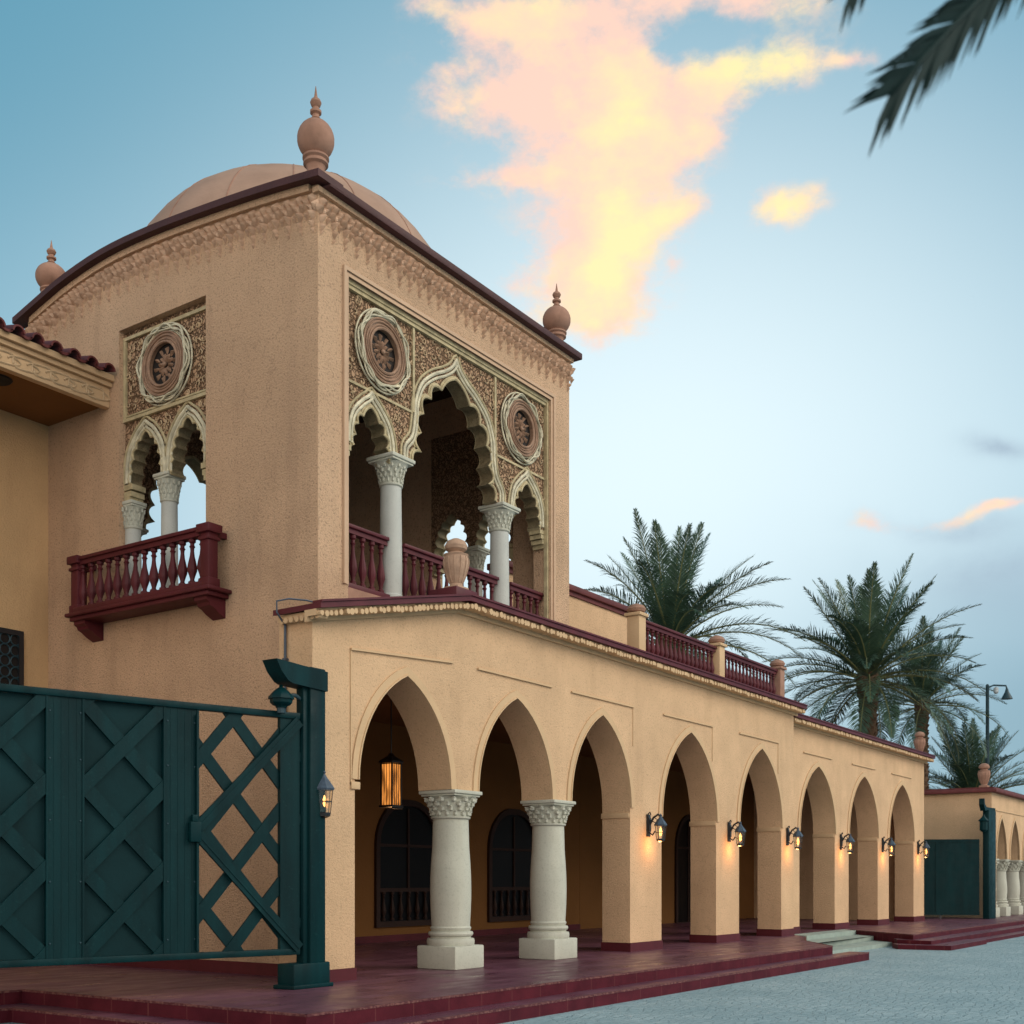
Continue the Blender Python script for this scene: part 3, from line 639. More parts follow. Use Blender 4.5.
# walls
w = MB().prism([[(TX0, 5.0), (12.0, 5.0), (12.0, 9.8), (17.06, 9.8), (17.06, 5.0), (TX1, 5.0), (TX1, ZT), (TX0, ZT)]], -.35, 0, front(TY0)).build('front_wall', 'stucco_tower', tow)
ys = [.503 + (TY1 - .003 - .503) * i / 20 for i in range(21)]
outer = [(ys[0], FL), (ys[-1], FL)] + [(y, lz(y) - .0955) for y in ys[::-1]]
MB().prism([outer, rect(2.68, 4.62, 5.75, 9.92)[::-1]], -.35, .003, left(TX0)).build('side_wall', 'stucco_tower', tow)
MB().prism([[(TX0 + .36, 5.0), (TX1 - .36, 5.0), (TX1 - .36, ZT), (TX0 + .36, ZT)], rect(12.3, 16.8, 6.6, 9.8)[::-1]], -.35, -.002, back(TY1)).build('rear_wall', 'stucco_tower', tow)
MB().prism([[(TY0 + .36, 5.0), (TY1, 5.0), (TY1, ZT), (TY0 + .36, ZT)], rect(1.45, 3.3, 5.75, 9.8)[::-1]], -.35, -.002, right(TX1)).build('side_wall', 'stucco_tower', tow)
MB().box(TX0 + .36, TX1 - .36, TY0 + .36, TY1 - .36, ZT - .25, ZT - .02).build('ceiling', 'darkframe', tow)
MB().box(TX0 + .37, TX1 - .37, TY0 + .02, TY1 - .37, 5.42, 5.6).build('balcony_floor', 'terra', tow)
MB().box(TX0 + .352, TX0 + .38, TY0 + .4, TY1 - .4, 5.62, 5.7).build('inner_skirting', 'maroon', tow)
MB().box(TX0 - .02, TX0 + .1, .6, 6.38, FL, FL + .17).build('skirting', 'maroon', tow)
# cornice
b = MB().box(TX0 + .05, TX1 + .17, TY0 - .17, TY0 + .3, ZT, ZT + .11, bev=.015)
b.box(TX1 - .3, TX1 + .17, TY0 + .3, TY1 + .17, ZT, ZT + .085).box(TX0 + .3, TX1 - .3, TY1 - .3, TY1 + .17, ZT, ZT + .085)
ysc = [TY0 - .172 + (TY1 + .17 - TY0 + .172) * i / 24 for i in range(25)]
b.prism([[(y, lz(y)) for y in ysc] + [(y, lz(y) - .095) for y in ysc[::-1]]], -.3, .175, left(TX0))
co = b.build('cornice', 'maroon_dk', tow)
b = MB().box(TX0 - .05, TX1 + .05, -.05, .06, ZT - .07, ZT - .001, lambda x, d, z: Vector((x, TY0 - d, z)))
b.prism([[(y, lz(y) - .096) for y in ysc[1:-1]] + [(y, lz(y) - .19) for y in ysc[1:-1][::-1]]], -.05, .062, left(TX0))
b.build('cornice_fillet', 'stucco_tower', co)
# roof and dome
MB().box(TX0 + .35, TX1 - .35, TY0 + .35, TY1 - .35, ZT - .018, ZT + .05).build('roof_deck', 'terra', tow)
prof = [(2.8, 0)] + [(2.75 * math.cos(a), .12 + 2.3 * math.sin(a)) for a in [R(90 * i / 16) for i in range(16)]] + [(.1, 2.42)]
dm = MB().lathe(prof, 14.42, 3.95, ZT + .04, 56); dmo = dm.build('dome', 'dome', tow)
b = MB()
for k in range(16):
    a = 2 * PI * k / 16; b.tube([(14.42 + r * math.cos(a), 3.95 + r * math.sin(a), ZT + .04 + z) for r, z in prof[1:]], .010, 5)
b.build('dome_rib', 'terra', dmo)
zc = ZT + .14
ball_finial(tow, TX0 + .02, TY0 + .06, zc - .04, 1.27); ball_finial(tow, TX0 + .12, TY1 - .45, lz(6.5) - .04, 1.08)
ball_finial(tow, TX1 - .22, TY0 + .12, zc - .03, 1.15); ball_finial(tow, TX1 - .1, TY1 - .05, zc)
# hanging frieze
def frieze(T, u0, u1, zf, n, seed):
    rn = random.Random(seed); b = MB(); du = (u1 - u0) / n
    def leaf(u, z, w, h, d, rot=0):
        c, s = math.cos(rot), math.sin(rot)
        P = [(0, .5), (.42, .2), (.5, 0), (.3, -.3), (0, -.5), (-.3, -.3), (-.5, 0), (-.42, .2)]
        w *= .95; h *= 1.0; d *= 1.45
        q = [(u + (x * w * c - y * h * s), z + (x * w * s + y * h * c)) for x, y in P]
        b.add([T(*p, 0) for p in q] + [T(u, z, d)], [(i, (i + 1) % 8, 8) for i in range(8)])
    for k in range(n + 1):
        u = u0 + du * k; z = zf(u); j = lambda a: rn.uniform(-a, a)
        leaf(u, z - .07, .12, .20, .075, j(.3)); leaf(u + du * .5, z - .10, .12, .2, .06, j(.5))
        leaf(u - du * .22, z - .17, .09, .19, .07, .55 + j(.2)); leaf(u + du * .22, z - .17, .09, .19, .07, -.55 + j(.2))
        leaf(u, z - .27, .085, .17, .08, j(.2)); leaf(u + j(.01), z - .39, .05, .13, .06, j(.3)); leaf(u, z - .47 + j(.02), .035, .09, .04, j(.3))
        leaf(u + du * .5, z - .26, .055, .14, .05, j(.3)); leaf(u + du * .25, z - .05, .07, .12, .05, j(.8)); leaf(u + du * .75, z - .05, .07, .12, .05, j(.8))
        b.ell((u, z - .2, .05), .026, .045, .03, lambda a, c, d: T(a, c, d), 6, 4)
    return b
frieze(front(TY0), TX0 + .06, TX1 - .06, lambda u: ZT - .10, 27, 1).build('hanging_frieze', 'relief_lt', tow, sharp=8, open_=True)
frieze(left(TX0), TY0 + .08, TY1 - .08, lambda u: lz(u) - .21, 28, 2).build('hanging_frieze', 'relief_lt', tow, sharp=8, open_=True)

def medallion(root, T, u, v, r, seed=0):
    rn = random.Random(seed)
    def ring(b, rad, tr, d, wob=0, ph=0, k=0, n=56, sx=1):
        pts = []
        for i in range(n):
            a = 2 * PI * i / n; q = rad * (1 + wob * math.sin(k * a + ph))
            pts.append(T(u + q * math.cos(a), v + q * math.sin(a), d))
        b.tube(pts, tr, 6, closed=True)
    b = MB()
    loops = [[(u + q * r * math.cos(2 * PI * i / 40), v + q * r * math.sin(2 * PI * i / 40)) for i in range(40)] for q in (.78, .52)]
    b.prism([loops[0], loops[1][::-1]], 0, .075, T)
    for q, tr, d in ((.76, .016, .08), (.68, .014, .085), (.60, .013, .08), (.53, .022, .085)): ring(b, r * q, tr, d)
    o = b.build('medallion', 'ring', root)
    b = MB()
    for i in range(5): ring(b, r * (.86 + .03 * (i % 3)), .013, .05 + .014 * i, .06, rn.uniform(0, 6.28), (4, 5, 6, 4, 8)[i])
    ring(b, r * .985, .014, .04); ring(b, r * .80, .012, .06)
    b.build('twisted_ring', 'pale_carve', o)
    MB().prism([[(u + .515 * r * math.cos(2 * PI * i / 32), v + .515 * r * math.sin(2 * PI * i / 32)) for i in range(32)]], .002, .02, T).build('dark_disc', 'dark', o)
    b = MB()
    for k in range(10):
        a = 2 * PI * k / 10 + .2
        for rr, s in ((.17, .07), (.34, .062)):
            aa = a + (.3 if rr > .3 else 0); cu, cv = u + rr * r * math.cos(aa), v + rr * r * math.sin(aa)
            L = s; W = s * .42; vs = []
            for i in range(8):
                t = 2 * PI * i / 8; x, y = L * math.cos(t), W * math.sin(t) * (1 + .3 * math.cos(t)); vs.append(T(cu + x * math.cos(aa) - y * math.sin(aa), cv + x * math.sin(aa) + y * math.cos(aa), .022))
            vs.append(T(cu + .01 * math.cos(aa), cv + .01 * math.sin(aa), .075)); b.add(vs, [(i, (i + 1) % 8, 8) for i in range(8)])
    b.ell((u, v, .05), .04, .04, .03, lambda a, c, d: T(a, c, d))
    b.build('rosette', 'ring', o, open_=True)
    return o
def arch_mould(b1, b2, T, half_in, half_out, cx, thick, d):
    pin = mirror(half_in, cx)
    b1.tube([T(*p, d + .015) for p in pin], .022, 6)
    op = mirror(catmull(half_out, 6), cx)
    b2.tube([T(*p, d + .02) for p in op], .028, 6)
    for s, r_ in ((.07, .020), (-.065, .022)):
        o2 = []
        for i in range(len(op)):
            a, c = Vector(op[max(i - 1, 0)]), Vector(op[min(i + 1, len(op) - 1)]); t = (c - a).normalized(); o2.append((op[i][0] - t.y * s, op[i][1] + t.x * s))
        (b1 if s > 0 else b2).tube([T(*p, d + .015) for p in o2], r_, 6)
CI = lobes([(1.04, 7.71), (.86, 7.93), (.86, 8.22), (.80, 8.52), (.62, 8.80), (.36, 9.02), (0, 9.30)], [.10, .13, .13, .13, .12, .05])
CO = [(1.24, 7.72), (1.22, 7.92), (1.06, 8.12), (1.0, 8.4), (.98, 8.65), (.84, 8.95), (.58, 9.17), (.28, 9.33), (.1, 9.46), (0, 9.6)]
SI = lobes([(.37, 7.60), (.33, 7.76), (.28, 7.93), (.17, 8.07), (0, 8.24)], [.065, .075, .07, .03])
SO = [(.47, 7.62), (.46, 7.85), (.38, 8.08), (.2, 8.27), (.08, 8.36), (0, 8.44)]
def screen_front(T, root, seed, full=True, posts_z=5.6, thick=.34):
    """three-arched carved screen across the wide opening"""
    cx = 14.53; PL, PR = 12.003, 17.057
    s1, s2 = 12.58, 2 * 14.53 - 12.58
    loop = [(PL, 9.797), (PL, 7.56)] + mirror(SI, s1) + mirror(CI, cx) + mirror(SI, s2) + [(PR, 7.56), (PR, 9.797)]
    o = MB().prism([loop], -thick, -.11, T).build('window_screen', 'carve', root)
    # warm soffits of the cusped arches
    b1, b2 = MB(), MB(); d = -.11
    arch_mould(b1, b2, T, CI, CO, cx, .34, d); arch_mould(b1, b2, T, SI, SO, s1, .3, d); arch_mould(b1, b2, T, SI, SO, s2, .3, d)
    for c0, h in ((s1, SI), (cx, CI), (s2, SI)):
        p = mirror(h, c0); b1.band(p, .05, d - .24, d + .01, T)
    for u in (13.5, 2 * cx - 13.5): b1.box(u - .022, u + .022, 8.46, 9.74, d - .01, d + .03, T)
    b1.box(PL, PR, 9.70, 9.75, d - .01, d + .05, T).box(PL, PL + .05, 7.6, 9.70, d - .01, d + .04, T).box(PR - .05, PR, 7.6, 9.70, d - .01, d + .04, T)
    for u in (12.05, 2 * cx - 13.48): b1.box(u, u + 1.43, 8.44, 8.475, d - .01, d + .025, T)
    b1.build('arch_moulding', 'cream', o); b2.build('pale_moulding', 'pale_carve', o)
    if full:
        rn = random.Random(seed); b = MB()
        def ok(u, v):
            for mu in (12.79, 2 * cx - 12.79):
                if math.hypot(u - mu, v - 9.08) < .66: return False
            x = abs(u - cx)
            for a, zz in ((s1, 8.44), (s2, 8.44)):
                if abs(u - a) < .56 and v < zz - .95 * max(0, abs(u - a)) + .06 and v < zz + .04: return False
            for (w0, z0), (w1, z1) in zip(CO, CO[1:]):
                if z0 <= v <= z1 and x < w0 + (w1 - w0) * (v - z0) / (z1 - z0) + .10: return False
            return v > 7.85 or x > 2.2
        curlwork(b, T, d, [(rn.uniform(12.1, 16.96), rn.uniform(7.75, 9.66), rn.uniform(.035, .07)) for _ in range(520)], rn, ok, .012)
        b.build('scroll_relief', 'relief', o)
        TT = lambda u, v, dd: T(u, v, dd + d)
        medallion(o, TT, 12.79, 9.08, .575, 3); medallion(o, TT, 2 * cx - 12.79, 9.08, .575, 4)
    for u, sg in ((PL, 1), (PR, -1)):
        b = MB()
        for k, (w_, z) in enumerate(((.17, 7.58), (.14, 7.50), (.10, 7.42), (.05, 7.35))): b.box(min(u, u + sg * w_), max(u, u + sg * w_), z - .07, z - (0 if k == 0 else .001), -.33, -.10, T)
        b.build('corbel', 'cream', o)
    return o
def slim_column(root, cx, cy, z0, z1, r=.16, name='column', cw=1.62):
    c = MB().lathe([(r * 1.3, 0), (r * 1.3, .06), (r * 1.12, .08), (r * 1.12, .12), (r, .14), (r * 1.02, .5), (r * .95, z1 - z0 - .46), (r * .95, z1 - z0 - .4)], cx, cy, z0, 24).build(name, 'grey_stone', root)
    b = MB(); capital(b, cx, cy, z1 - .42, .42, r * .98, r * cw, 18); b.build('capital', 'stone', c)
    return c
TF = front(TY0)
scr = screen_front(TF, tow, 11)
for x in (13.17, 15.89): slim_column(tow, x, TY0 + .24, 5.6, 7.71)
# stepped frame round the big opening
b = MB()
for k, (e, d0) in enumerate(((.06, .035), (.0, .012))):
    for (a, c, p, q) in ((12.0 - e - .05, 12.0 - e, 5.62, 9.8 + e + .05), (17.06 + e, 17.06 + e + .05, 5.62, 9.8 + e + .05), (12.0 - e, 17.06 + e, 9.8 + e, 9.8 + e + .05)):
        b.box(a + (.001 if k else 0), c - (.001 if k else 0), p, q, -.02, d0, TF)
b.build('window_frame', 'frame', tow)
b = MB()
for a, c, p, q in ((12.0, 12.05, 5.62, 9.75), (17.01, 17.06, 5.62, 9.75), (12.0, 17.06, 9.75, 9.8)): b.box(a, c, p, q, -.105, -.04, TF)
b.build('window_reveal', 'cream', tow)
for a, c, n in ((12.02, 13.0, 5), (13.34, 15.72, 12), (16.06, 17.04, 5)): balustrade(tow, (a, TY0 + .2), (c, TY0 + .2), 5.6, .92, n, r=.062)
screen_front(back(TY1), tow, 12, full=False)
for x in (13.17, 15.89): slim_column(tow, x, TY1 - .24, 6.58, 7.71)

# side window: medallion panel over two cusped arches
S2 = lobes([(.35, 7.60), (.32, 7.78), (.28, 7.96), (.22, 8.11), (.12, 8.22), (0, 8.34)], [.06, .065, .06, .05, .02], 5)
S2O = [(.435, 7.62), (.43, 7.85), (.37, 8.1), (.2, 8.33), (.08, 8.42), (0, 8.48)]
def screen_side(T, root, c, full, colX, bot=5.75, topz=9.92, colsg=1):
    hw = .97 if full else .925; a0, a1 = c - hw + .003, c + hw - .003
    loop = [(a0, topz - .003), (a0, 7.56)] + mirror(S2, c - .47) + mirror(S2, c + .47) + [(a1, 7.56), (a1, topz - .003)]
    o = MB().prism([loop], -.34, -.11, T).build('window_screen', 'carve', root)
    b1, b2 = MB(), MB(); d = -.11
    for q in (c - .47, c + .47):
        arch_mould(b1, b2, T, S2, S2O, q, .3, d); b1.band(mirror(S2, q), .04, d - .22, d + .01, T)
    b1.box(a0, a1, 8.55, 8.60, d - .01, d + .045, T).box(a0, a1, 8.62, 8.645, d - .01, d + .03, T)
    b1.box(a0, a1, topz - .14, topz - .09, d - .01, d + .04, T).box(a0, a0 + .05, 8.6, topz - .14, d - .01, d + .04, T).box(a1 - .05, a1, 8.6, topz - .14, d - .01, d + .04, T)
    b1.build('arch_moulding', 'cream', o); b2.build('pale_moulding', 'pale_carve', o)
    if full:
        TT = lambda u, v, dd: T(u, v, dd + d)
        medallion(o, TT, c, 9.20, .60, 8)
        rn = random.Random(21); b = MB()
        def ok(u, v):
            if math.hypot(u - c, v - 9.2) < .66 or 8.5 < v < 8.68: return False
            if v < 8.5:
                x = min(abs(u - c - .47), abs(u - c + .47)); return v > 8.52 - 1.1 * x + .12 and v > 8.05
            return True
        curlwork(b, T, d, [(rn.uniform(a0 + .08, a1 - .08), rn.uniform(7.9, topz - .18), rn.uniform(.035, .06)) for _ in range(300)], rn, ok, .012)
        b.build('scroll_relief', 'relief', o)
    for u, sg in ((a0, 1), (a1, -1)):
        b = MB()
        for k, (w_, z) in enumerate(((.20, 7.60), (.17, 7.50), (.14, 7.42), (.06, 7.35))): b.box(min(u, u + sg * w_), max(u, u + sg * w_), z - .08, z - .001 * k, -.33, -.08, T)
        b.build('corbel', 'cream', o)
screen_side(left(TX0), tow, 3.65, True, 0)
slim_column(tow, TX0 + .24, 3.76, 5.62, 7.64, .125, cw=1.42); slim_column(tow, TX0 + .20, 4.55, 5.62, 7.36, .125, cw=1.2)
screen_side(right(TX1), tow, 2.375, False, 0, topz=9.8)
slim_column(tow, TX1 - .22, 2.375, 5.62, 7.64, .14)
# balcony on the left face
bx = TX0 - .38
bx = TX0 - .29
bal = balustrade(tow, (bx, 2.32), (bx, 5.2), 5.66, .84, 14, name='side_balcony', r=.07, railw=.2, base=.08)
for y in (2.28, 5.2):
    b = MB(); b.box(bx - .085, bx + .085, y - .085, y + .085, 5.66, 6.41, bev=.012).box(bx - .11, bx + .11, y - .11, y + .11, 6.30, 6.35, bev=.01).box(bx - .13, bx + .13, y - .13, y + .13, 6.40, 6.52, bev=.012).box(bx - .105, bx + .105, y - .105, y + .105, 5.66, 5.78, bev=.01)
    b.build('corner_post', 'maroon', bal)
b = MB().box(bx - .15, TX0 - .004, 2.13, 5.36, 5.60, 5.66, bev=.02).box(bx - .1, TX0 - .004, 2.2, 5.3, 5.54, 5.598, bev=.01); b.build('balcony_slab', 'maroon', bal)
for y in (2.28, 5.2): MB().box(bx + .08, TX0 - .004, y - .04, y + .04, 6.38, 6.46).build('return_rail', 'maroon', bal)
for y in (2.4, 5.12):
    P = [(0, 5.54), (.34, 5.54), (.34, 5.49), (.29, 5.46), (.27, 5.42), (.2, 5.39), (.13, 5.34), (0, 5.28)]
    b = MB().prism([[(TX0 - .004 - x, z) for x, z in P]], y - .13, y + .13, lambda u, v, d: Vector((u, d, v)))
    b.build('bracket', 'maroon', bal)

# ------------------------------------------------------------------ left wing
lw = thing('side_wing', 'tan side wing with red clay tile eave left of the tower', 'building', (6, 9, 0))
MB().box(-6, TX0 - .004, 6.4, 6.7, 0, 9.1).build('front_wall', 'stucco_wing', lw)
MB().box(-6, TX0 - .004, 6.7, 12, 0, 8.9).build('rear_block', 'stucco', lw)
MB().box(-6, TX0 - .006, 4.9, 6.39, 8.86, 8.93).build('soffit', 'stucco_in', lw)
b = MB().box(-6, TX0 - .006, 4.84, 4.96, 8.80, 9.10, bev=.008).box(-6, TX0 - .006, 4.78, 4.95, 9.101, 9.17, bev=.01).box(-6, TX0 - .006, 4.72, 4.95, 9.172, 9.27, bev=.01)
fs = b.build('fascia', 'trim', lw)
b = MB()
for k in range(40):
    x = TX0 - .25 - k * .30
    for s in (1, -1):
        b.tube([(x + .19 * math.sin(t) + .06 * s * math.cos(2 * t), 4.838, 8.95 + s * .085 * math.cos(t * .9)) for t in [i * .4 for i in range(-4, 7)]], .017, 5)
b.build('carved_scroll', 'relief', fs)
b = MB()
for k in range(58):
    x = TX0 - .16 - k * .3; z0 = 9.28; n = 8; vs = []; fs_ = []
    for (y, z) in ((4.62, z0), (6.6, z0 + .42)):
        for i in range(n + 1):
            a = PI * i / n; vs.append((x + .10 * math.cos(a), y, z + .10 * math.sin(a)))
        for i in range(n + 1):
            a = PI * (n - i) / n; vs.append((x + .075 * math.cos(a), y, z + .075 * math.sin(a) - .0))
    m_ = 2 * (n + 1)
    for i in range(m_): fs_.append((i, (i + 1) % m_, m_ + (i + 1) % m_, m_ + i))
    fs_.append(tuple(range(m_))); fs_.append(tuple(m_ + i for i in range(m_))[::-1]); b.add(vs, fs_)
    x -= .15; vs = []; fs_ = []
    for (y, z) in ((4.66, z0 + .03), (6.6, z0 + .45)):
        for i in range(n + 1):
            a = PI * i / n; vs.append((x + .09 * math.cos(a), y, z - .07 * math.sin(a)))
        for i in range(n + 1):
            a = PI * (n - i) / n; vs.append((x + .07 * math.cos(a), y, z + .02 - .05 * math.sin(a)))
    for i in range(m_): fs_.append((i, (i + 1) % m_, m_ + (i + 1) % m_, m_ + i))
    fs_.append(tuple(range(m_))); fs_.append(tuple(m_ + i for i in range(m_))[::-1]); b.add(vs, fs_)
b.build('tiled_roof', 'rooftile', lw)
MB().lathe([(.2, 0), (.22, .02), (.2, .03)], 9.9, 5.4, 8.835, 20).build('soffit_vent', 'dark', lw)
T = front(6.4)
b = MB().prism([rect(9.2, 10.95, 4.0, 5.5), rect(9.28, 10.87, 4.08, 5.42)[::-1]], 0, .06, T)
g_ = b.build('grille_window', 'black', lw)
b = MB()
for i in range(9):
    for j in range(8):
        cx, cz = 9.38 + i * .18, 4.16 + j * .17; b.tube([T(cx + .085 * math.cos(a), cz + .085 * math.sin(a), .035) for a in [2 * PI * q / 10 for q in range(10)]], .012, 4, closed=True)
b.build('grille', 'iron_teal', g_); MB().box(9.28, 10.87, 4.08, 5.42, .002, .012, T).build('pane', 'dark', g_)
MB().box(-6, TX0 - .03, 6.34, 6.399, FL, FL + .16).build('skirting', 'maroon', lw)

# ------------------------------------------------------------------ distant arcade
far = thing('distant_arcade', 'low tan building far right with slim arches on pale stone columns', 'building', (50, 3, 0))
FA = [(44.25, .78, 3.80), (46.35, .78, 3.80), (48.45, .78, 3.8), (50.55, .78, 3.8), (52.65, .78, 3.8)]
Fz = 2.36; path = [(42.8, FL), (43.47, FL)]
for c, w_, za in FA: path += parch(c, w_, Fz, za, 8)
path += [(53.43, FL), (60, FL), (60, 4.62), (42.8, 4.62)]
MB().prism([path], -.5, 0, front(-.84)).build('front_wall', 'stucco', far)
# side wall facing the gate, with an arched opening
path = [(-.34, FL), (3.3, FL)] + [(3.3 + (.0), 2.3)] + [(3.3 + .9 - .9 * math.cos(a), 2.3 + 1.2 * math.sin(a)) for a in [R(10 * i) for i in range(1, 18)]] + [(5.1, FL), (8, FL), (8, 4.62), (-.34, 4.62)]
MB().prism([path], -.4, 0, left(42.8)).build('side_wall', 'stucco', far)
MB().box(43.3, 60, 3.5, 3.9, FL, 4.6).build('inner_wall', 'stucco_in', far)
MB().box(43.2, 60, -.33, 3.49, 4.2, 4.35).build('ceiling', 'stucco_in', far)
MB().box(42.6, 60.2, -1.04, 8.1, 4.62, 4.74, bev=.02).box(42.7, 60.1, -.94, 8.05, 4.745, 4.80).build('eave', 'rooftile', far)
b = MB(); label_line(b, front(-.84), 43.4, 4.02, 54, 4.02); b.build('label_moulding', 'trim', far)
for c, w_, za in FA: MB().band(parch(c, w_, Fz, za, 8), .1, -.05, .03, front(-.84)).build('arch_trim', 'trim', far)
for x in (43.62, 45.3, 47.4, 49.5, 51.6): stout_column(far, x, -.5, FL, 1, Fz - FL + .0)
urn(far, 43.0, -.55, 4.79, .85)

# ------------------------------------------------------------------ palms
def frond(b, c, az, el, L, droop, rn, npair=42, ll=.55, seg=12, lw=.03, mid=.0, curl=0, st=None):
    """one feather leaf; faces go in b; slot 0 leaflets, slot 1 rachis"""
    pts = []; p = Vector(c); e = el; ds = L / seg; a = az
    for i in range(seg + 1):
        pts.append(p.copy()); e2 = e - droop * (i / seg) ** 1.25; a += curl / seg
        d = Vector((math.cos(e2) * math.cos(a), math.cos(e2) * math.sin(a), math.sin(e2))); p = p + d * ds
    (st or b).tube(pts, [.034 * (1 - .88 * i / seg) * (L / 4) + .004 for i in range(seg + 1)], 5)
    def at(t):
        f = t * seg; i = min(int(f), seg - 1); q = f - i; return pts[i].lerp(pts[i + 1], q), (pts[i + 1] - pts[i]).normalized()
    for k in range(npair):
        t = .12 + .88 * (k + rn.uniform(-.2, .2)) / (npair - 1); t = min(max(t, .1), .999)
        p, d = at(t); sd_ = d.cross(Vector((0, 0, 1)))
        if sd_.length < .05: sd_ = Vector((math.sin(az), -math.cos(az), 0))
        sd_.normalize(); nm = sd_.cross(d).normalized()
        ln = ll * (math.sin(PI * (.12 + .82 * t)) ** .7) * rn.uniform(.82, 1.12) * (.55 + .45 * min(1, (1 - t) * 3.0) if t > .66 else 1)
        for s in (-1, 1):
            fwd = rn.uniform(.55, .95) + 1.0 * t * t; up = rn.uniform(.05, .7)
            v = (sd_ * s + d * fwd + nm * up).normalized(); v2 = (v + Vector((0, 0, -rn.uniform(.1, .6)))).normalized()
            w_ = v.cross(nm).normalized() * lw * .5; q = p + v * ln * .55; e_ = q + v2 * ln * .45
            b.add([p - w_ * .5, p + w_ * .5, q + w_, e_, q - w_], [(0, 1, 2, 4), (4, 2, 3)])
def palm(label, x, y, h, r, seed, nf=60, trunk_r=.38, up=0.25, group='date palms behind the buildings', ll=.5, lw=.035, side_el=-.25):
    rn = random.Random(seed); t = thing('palm_tree', label, 'palm tree', (x, y, 0), group)
    b = MB(); n = 40; prof = []
    for i in range(n + 1):
        q = i / n; rr = trunk_r * (1.15 - .25 * q) + (.10 * trunk_r if i % 2 else 0) + (trunk_r * .45 * max(0, (q - .86) / .14))
        prof.append((rr, h * q))
    b.lathe(prof, x, y, -.02, 16)
    # cut leaf bases spiralling up the visible trunk
    m_ = int(h / .075)
    for i in range(m_):
        z = h * .35 + (h * .65 - .05) * i / m_; q = z / h; a = i * 2.4; rr = trunk_r * (1.13 - .25 * q) + trunk_r * .45 * max(0, (q - .86) / .14)
        dx, dy = math.cos(a), math.sin(a); px_, py_ = x + dx * rr, y + dy * rr; w_ = .11; tx, ty = -dy * w_, dx * w_
        b.add([(px_ + tx, py_ + ty, z), (px_ - tx, py_ - ty, z), (px_ - tx * .7 + dx * .1, py_ - ty * .7 + dy * .1, z + .16), (px_ + tx * .7 + dx * .1, py_ + ty * .7 + dy * .1, z + .16), (px_, py_, z + .2)], [(0, 1, 2, 3), (3, 2, 4), (0, 3, 4), (1, 4, 2)])
    b.build('trunk', 'trunk', t)
    crown = MB(); stems = MB(); c = (x, y, h)
    for i in range(nf):
        q = i / (nf - 1); az = i * 2.39996 + rn.uniform(-.25, .25)
        el = R(80) * (1 - q) ** .9 + R(-22) * q + rn.uniform(-.12, .12) + side_el * 0
        L = r * rn.uniform(.88, 1.08) * (1.02 - .1 * abs(q - .5)); dr = rn.uniform(.45, .85) + .65 * q
        if q < .25: dr = rn.uniform(.15, .4)
        p = (x + .14 * math.cos(az), y + .14 * math.sin(az), h - .1 - .3 * q)
        frond(crown, p, az, el, L, dr, rn, int(66 * r / 4 + 6), ll, 10, lw, curl=rn.uniform(-.3, .3), st=stems)
    crown.build('crown', 'frond', t, sharp=180, open_=True); stems.build('frond_stems', 'rachis', t)
    return t
palm('date palm rising behind the roof balustrade next to the tower', 40.5, 10.2, 10.75, 4.8, 5, 54, ll=.85, lw=.034)
palm('tallest full date palm with thick trunk, behind the lower wing roof', 49.63, 5.64, 10.3, 4.8, 9, 60, .36, ll=.9, lw=.037)
palm('slimmer date palm with drooping fronds, just right of the thick trunked one', 59.75, 6.25, 10.5, 4.1, 14, 40, .27, ll=.85, lw=.037)
palm('low wide date palm over the roof of the distant arcade', 64.0, 4.9, 5.9, 4.2, 23, 60, .4, ll=.85, lw=.037)
palm('faint date palm at the right edge behind the lamp post', 74.5, .6, 4.9, 3.6, 31, 44, .4, ll=.65, lw=.037)
# nearby palm whose frond tips hang into the view from the right
npm = thing('palm_tree', 'nearby palm, only its blurred hanging frond tips showing at the upper right corner', 'palm tree', (5.2, -11.2, 0))
rn = random.Random(4)
cr = Vector((5.2, -11.2, 6.0))
b = MB(); b.lathe([(.26 - .06 * i / 40 + (.02 if i % 2 else 0), 6.0 * i / 40) for i in range(41)], cr.x, cr.y, -.02, 16); b.build('trunk', 'trunk', npm)
b = MB()
def tipfrond(tip, ctrl, rn, L=.24, n=72, t0=.12, w0=.0075):
    pts = [cr * (1 - t) ** 2 + Vector(ctrl) * 2 * t * (1 - t) + Vector(tip) * t * t for t in [i / 20 for i in range(21)]]
    b.tube(pts, [.020 * (1 - .85 * i / 20) + .003 for i in range(21)], 5)
    for k in range(n):
        t = t0 + (.998 - t0) * k / (n - 1); f = t * 20; i = min(int(f), 19); p = pts[i].lerp(pts[i + 1], f - i); d = (pts[i + 1] - pts[i]).normalized()
        nrm = Vector((.55, .45, .7)).normalized(); s0 = d.cross(nrm).normalized()
        for s in (-1, 1):
            ln = L * (1 - .35 * t ** 5) * rn.uniform(.85, 1.15); v = (s0 * s * rn.uniform(.55, .8) + d * (.9 + .9 * t * t) + nrm * rn.uniform(-.2, .25)).normalized()
            w_ = v.cross(nrm).normalized() * w0; q = p + v * ln * .5; e_ = q + (v + Vector((0, 0, -.2))).normalized() * ln * .5
            b.add([p - w_ * .5, p + w_ * .5, q + w_, e_, q - w_], [(0, 1, 2, 4), (4, 2, 3)])
tipfrond((3.10, -9.55, 3.66), (3.80, -10.08, 4.70), rn, .27, 140)
tipfrond((3.08, -9.46, 3.97), (3.80, -9.92, 5.3), rn, .2, 110)
for i in range(16):
    az = R(-170 + i * 15 + rn.uniform(-5, 5))
    if R(20) < az % (2 * PI) < R(190): continue
    frond(b, cr, az, R(rn.uniform(5, 60)), 2.8, rn.uniform(.9, 1.4), rn, 40, .26, 10, .02)
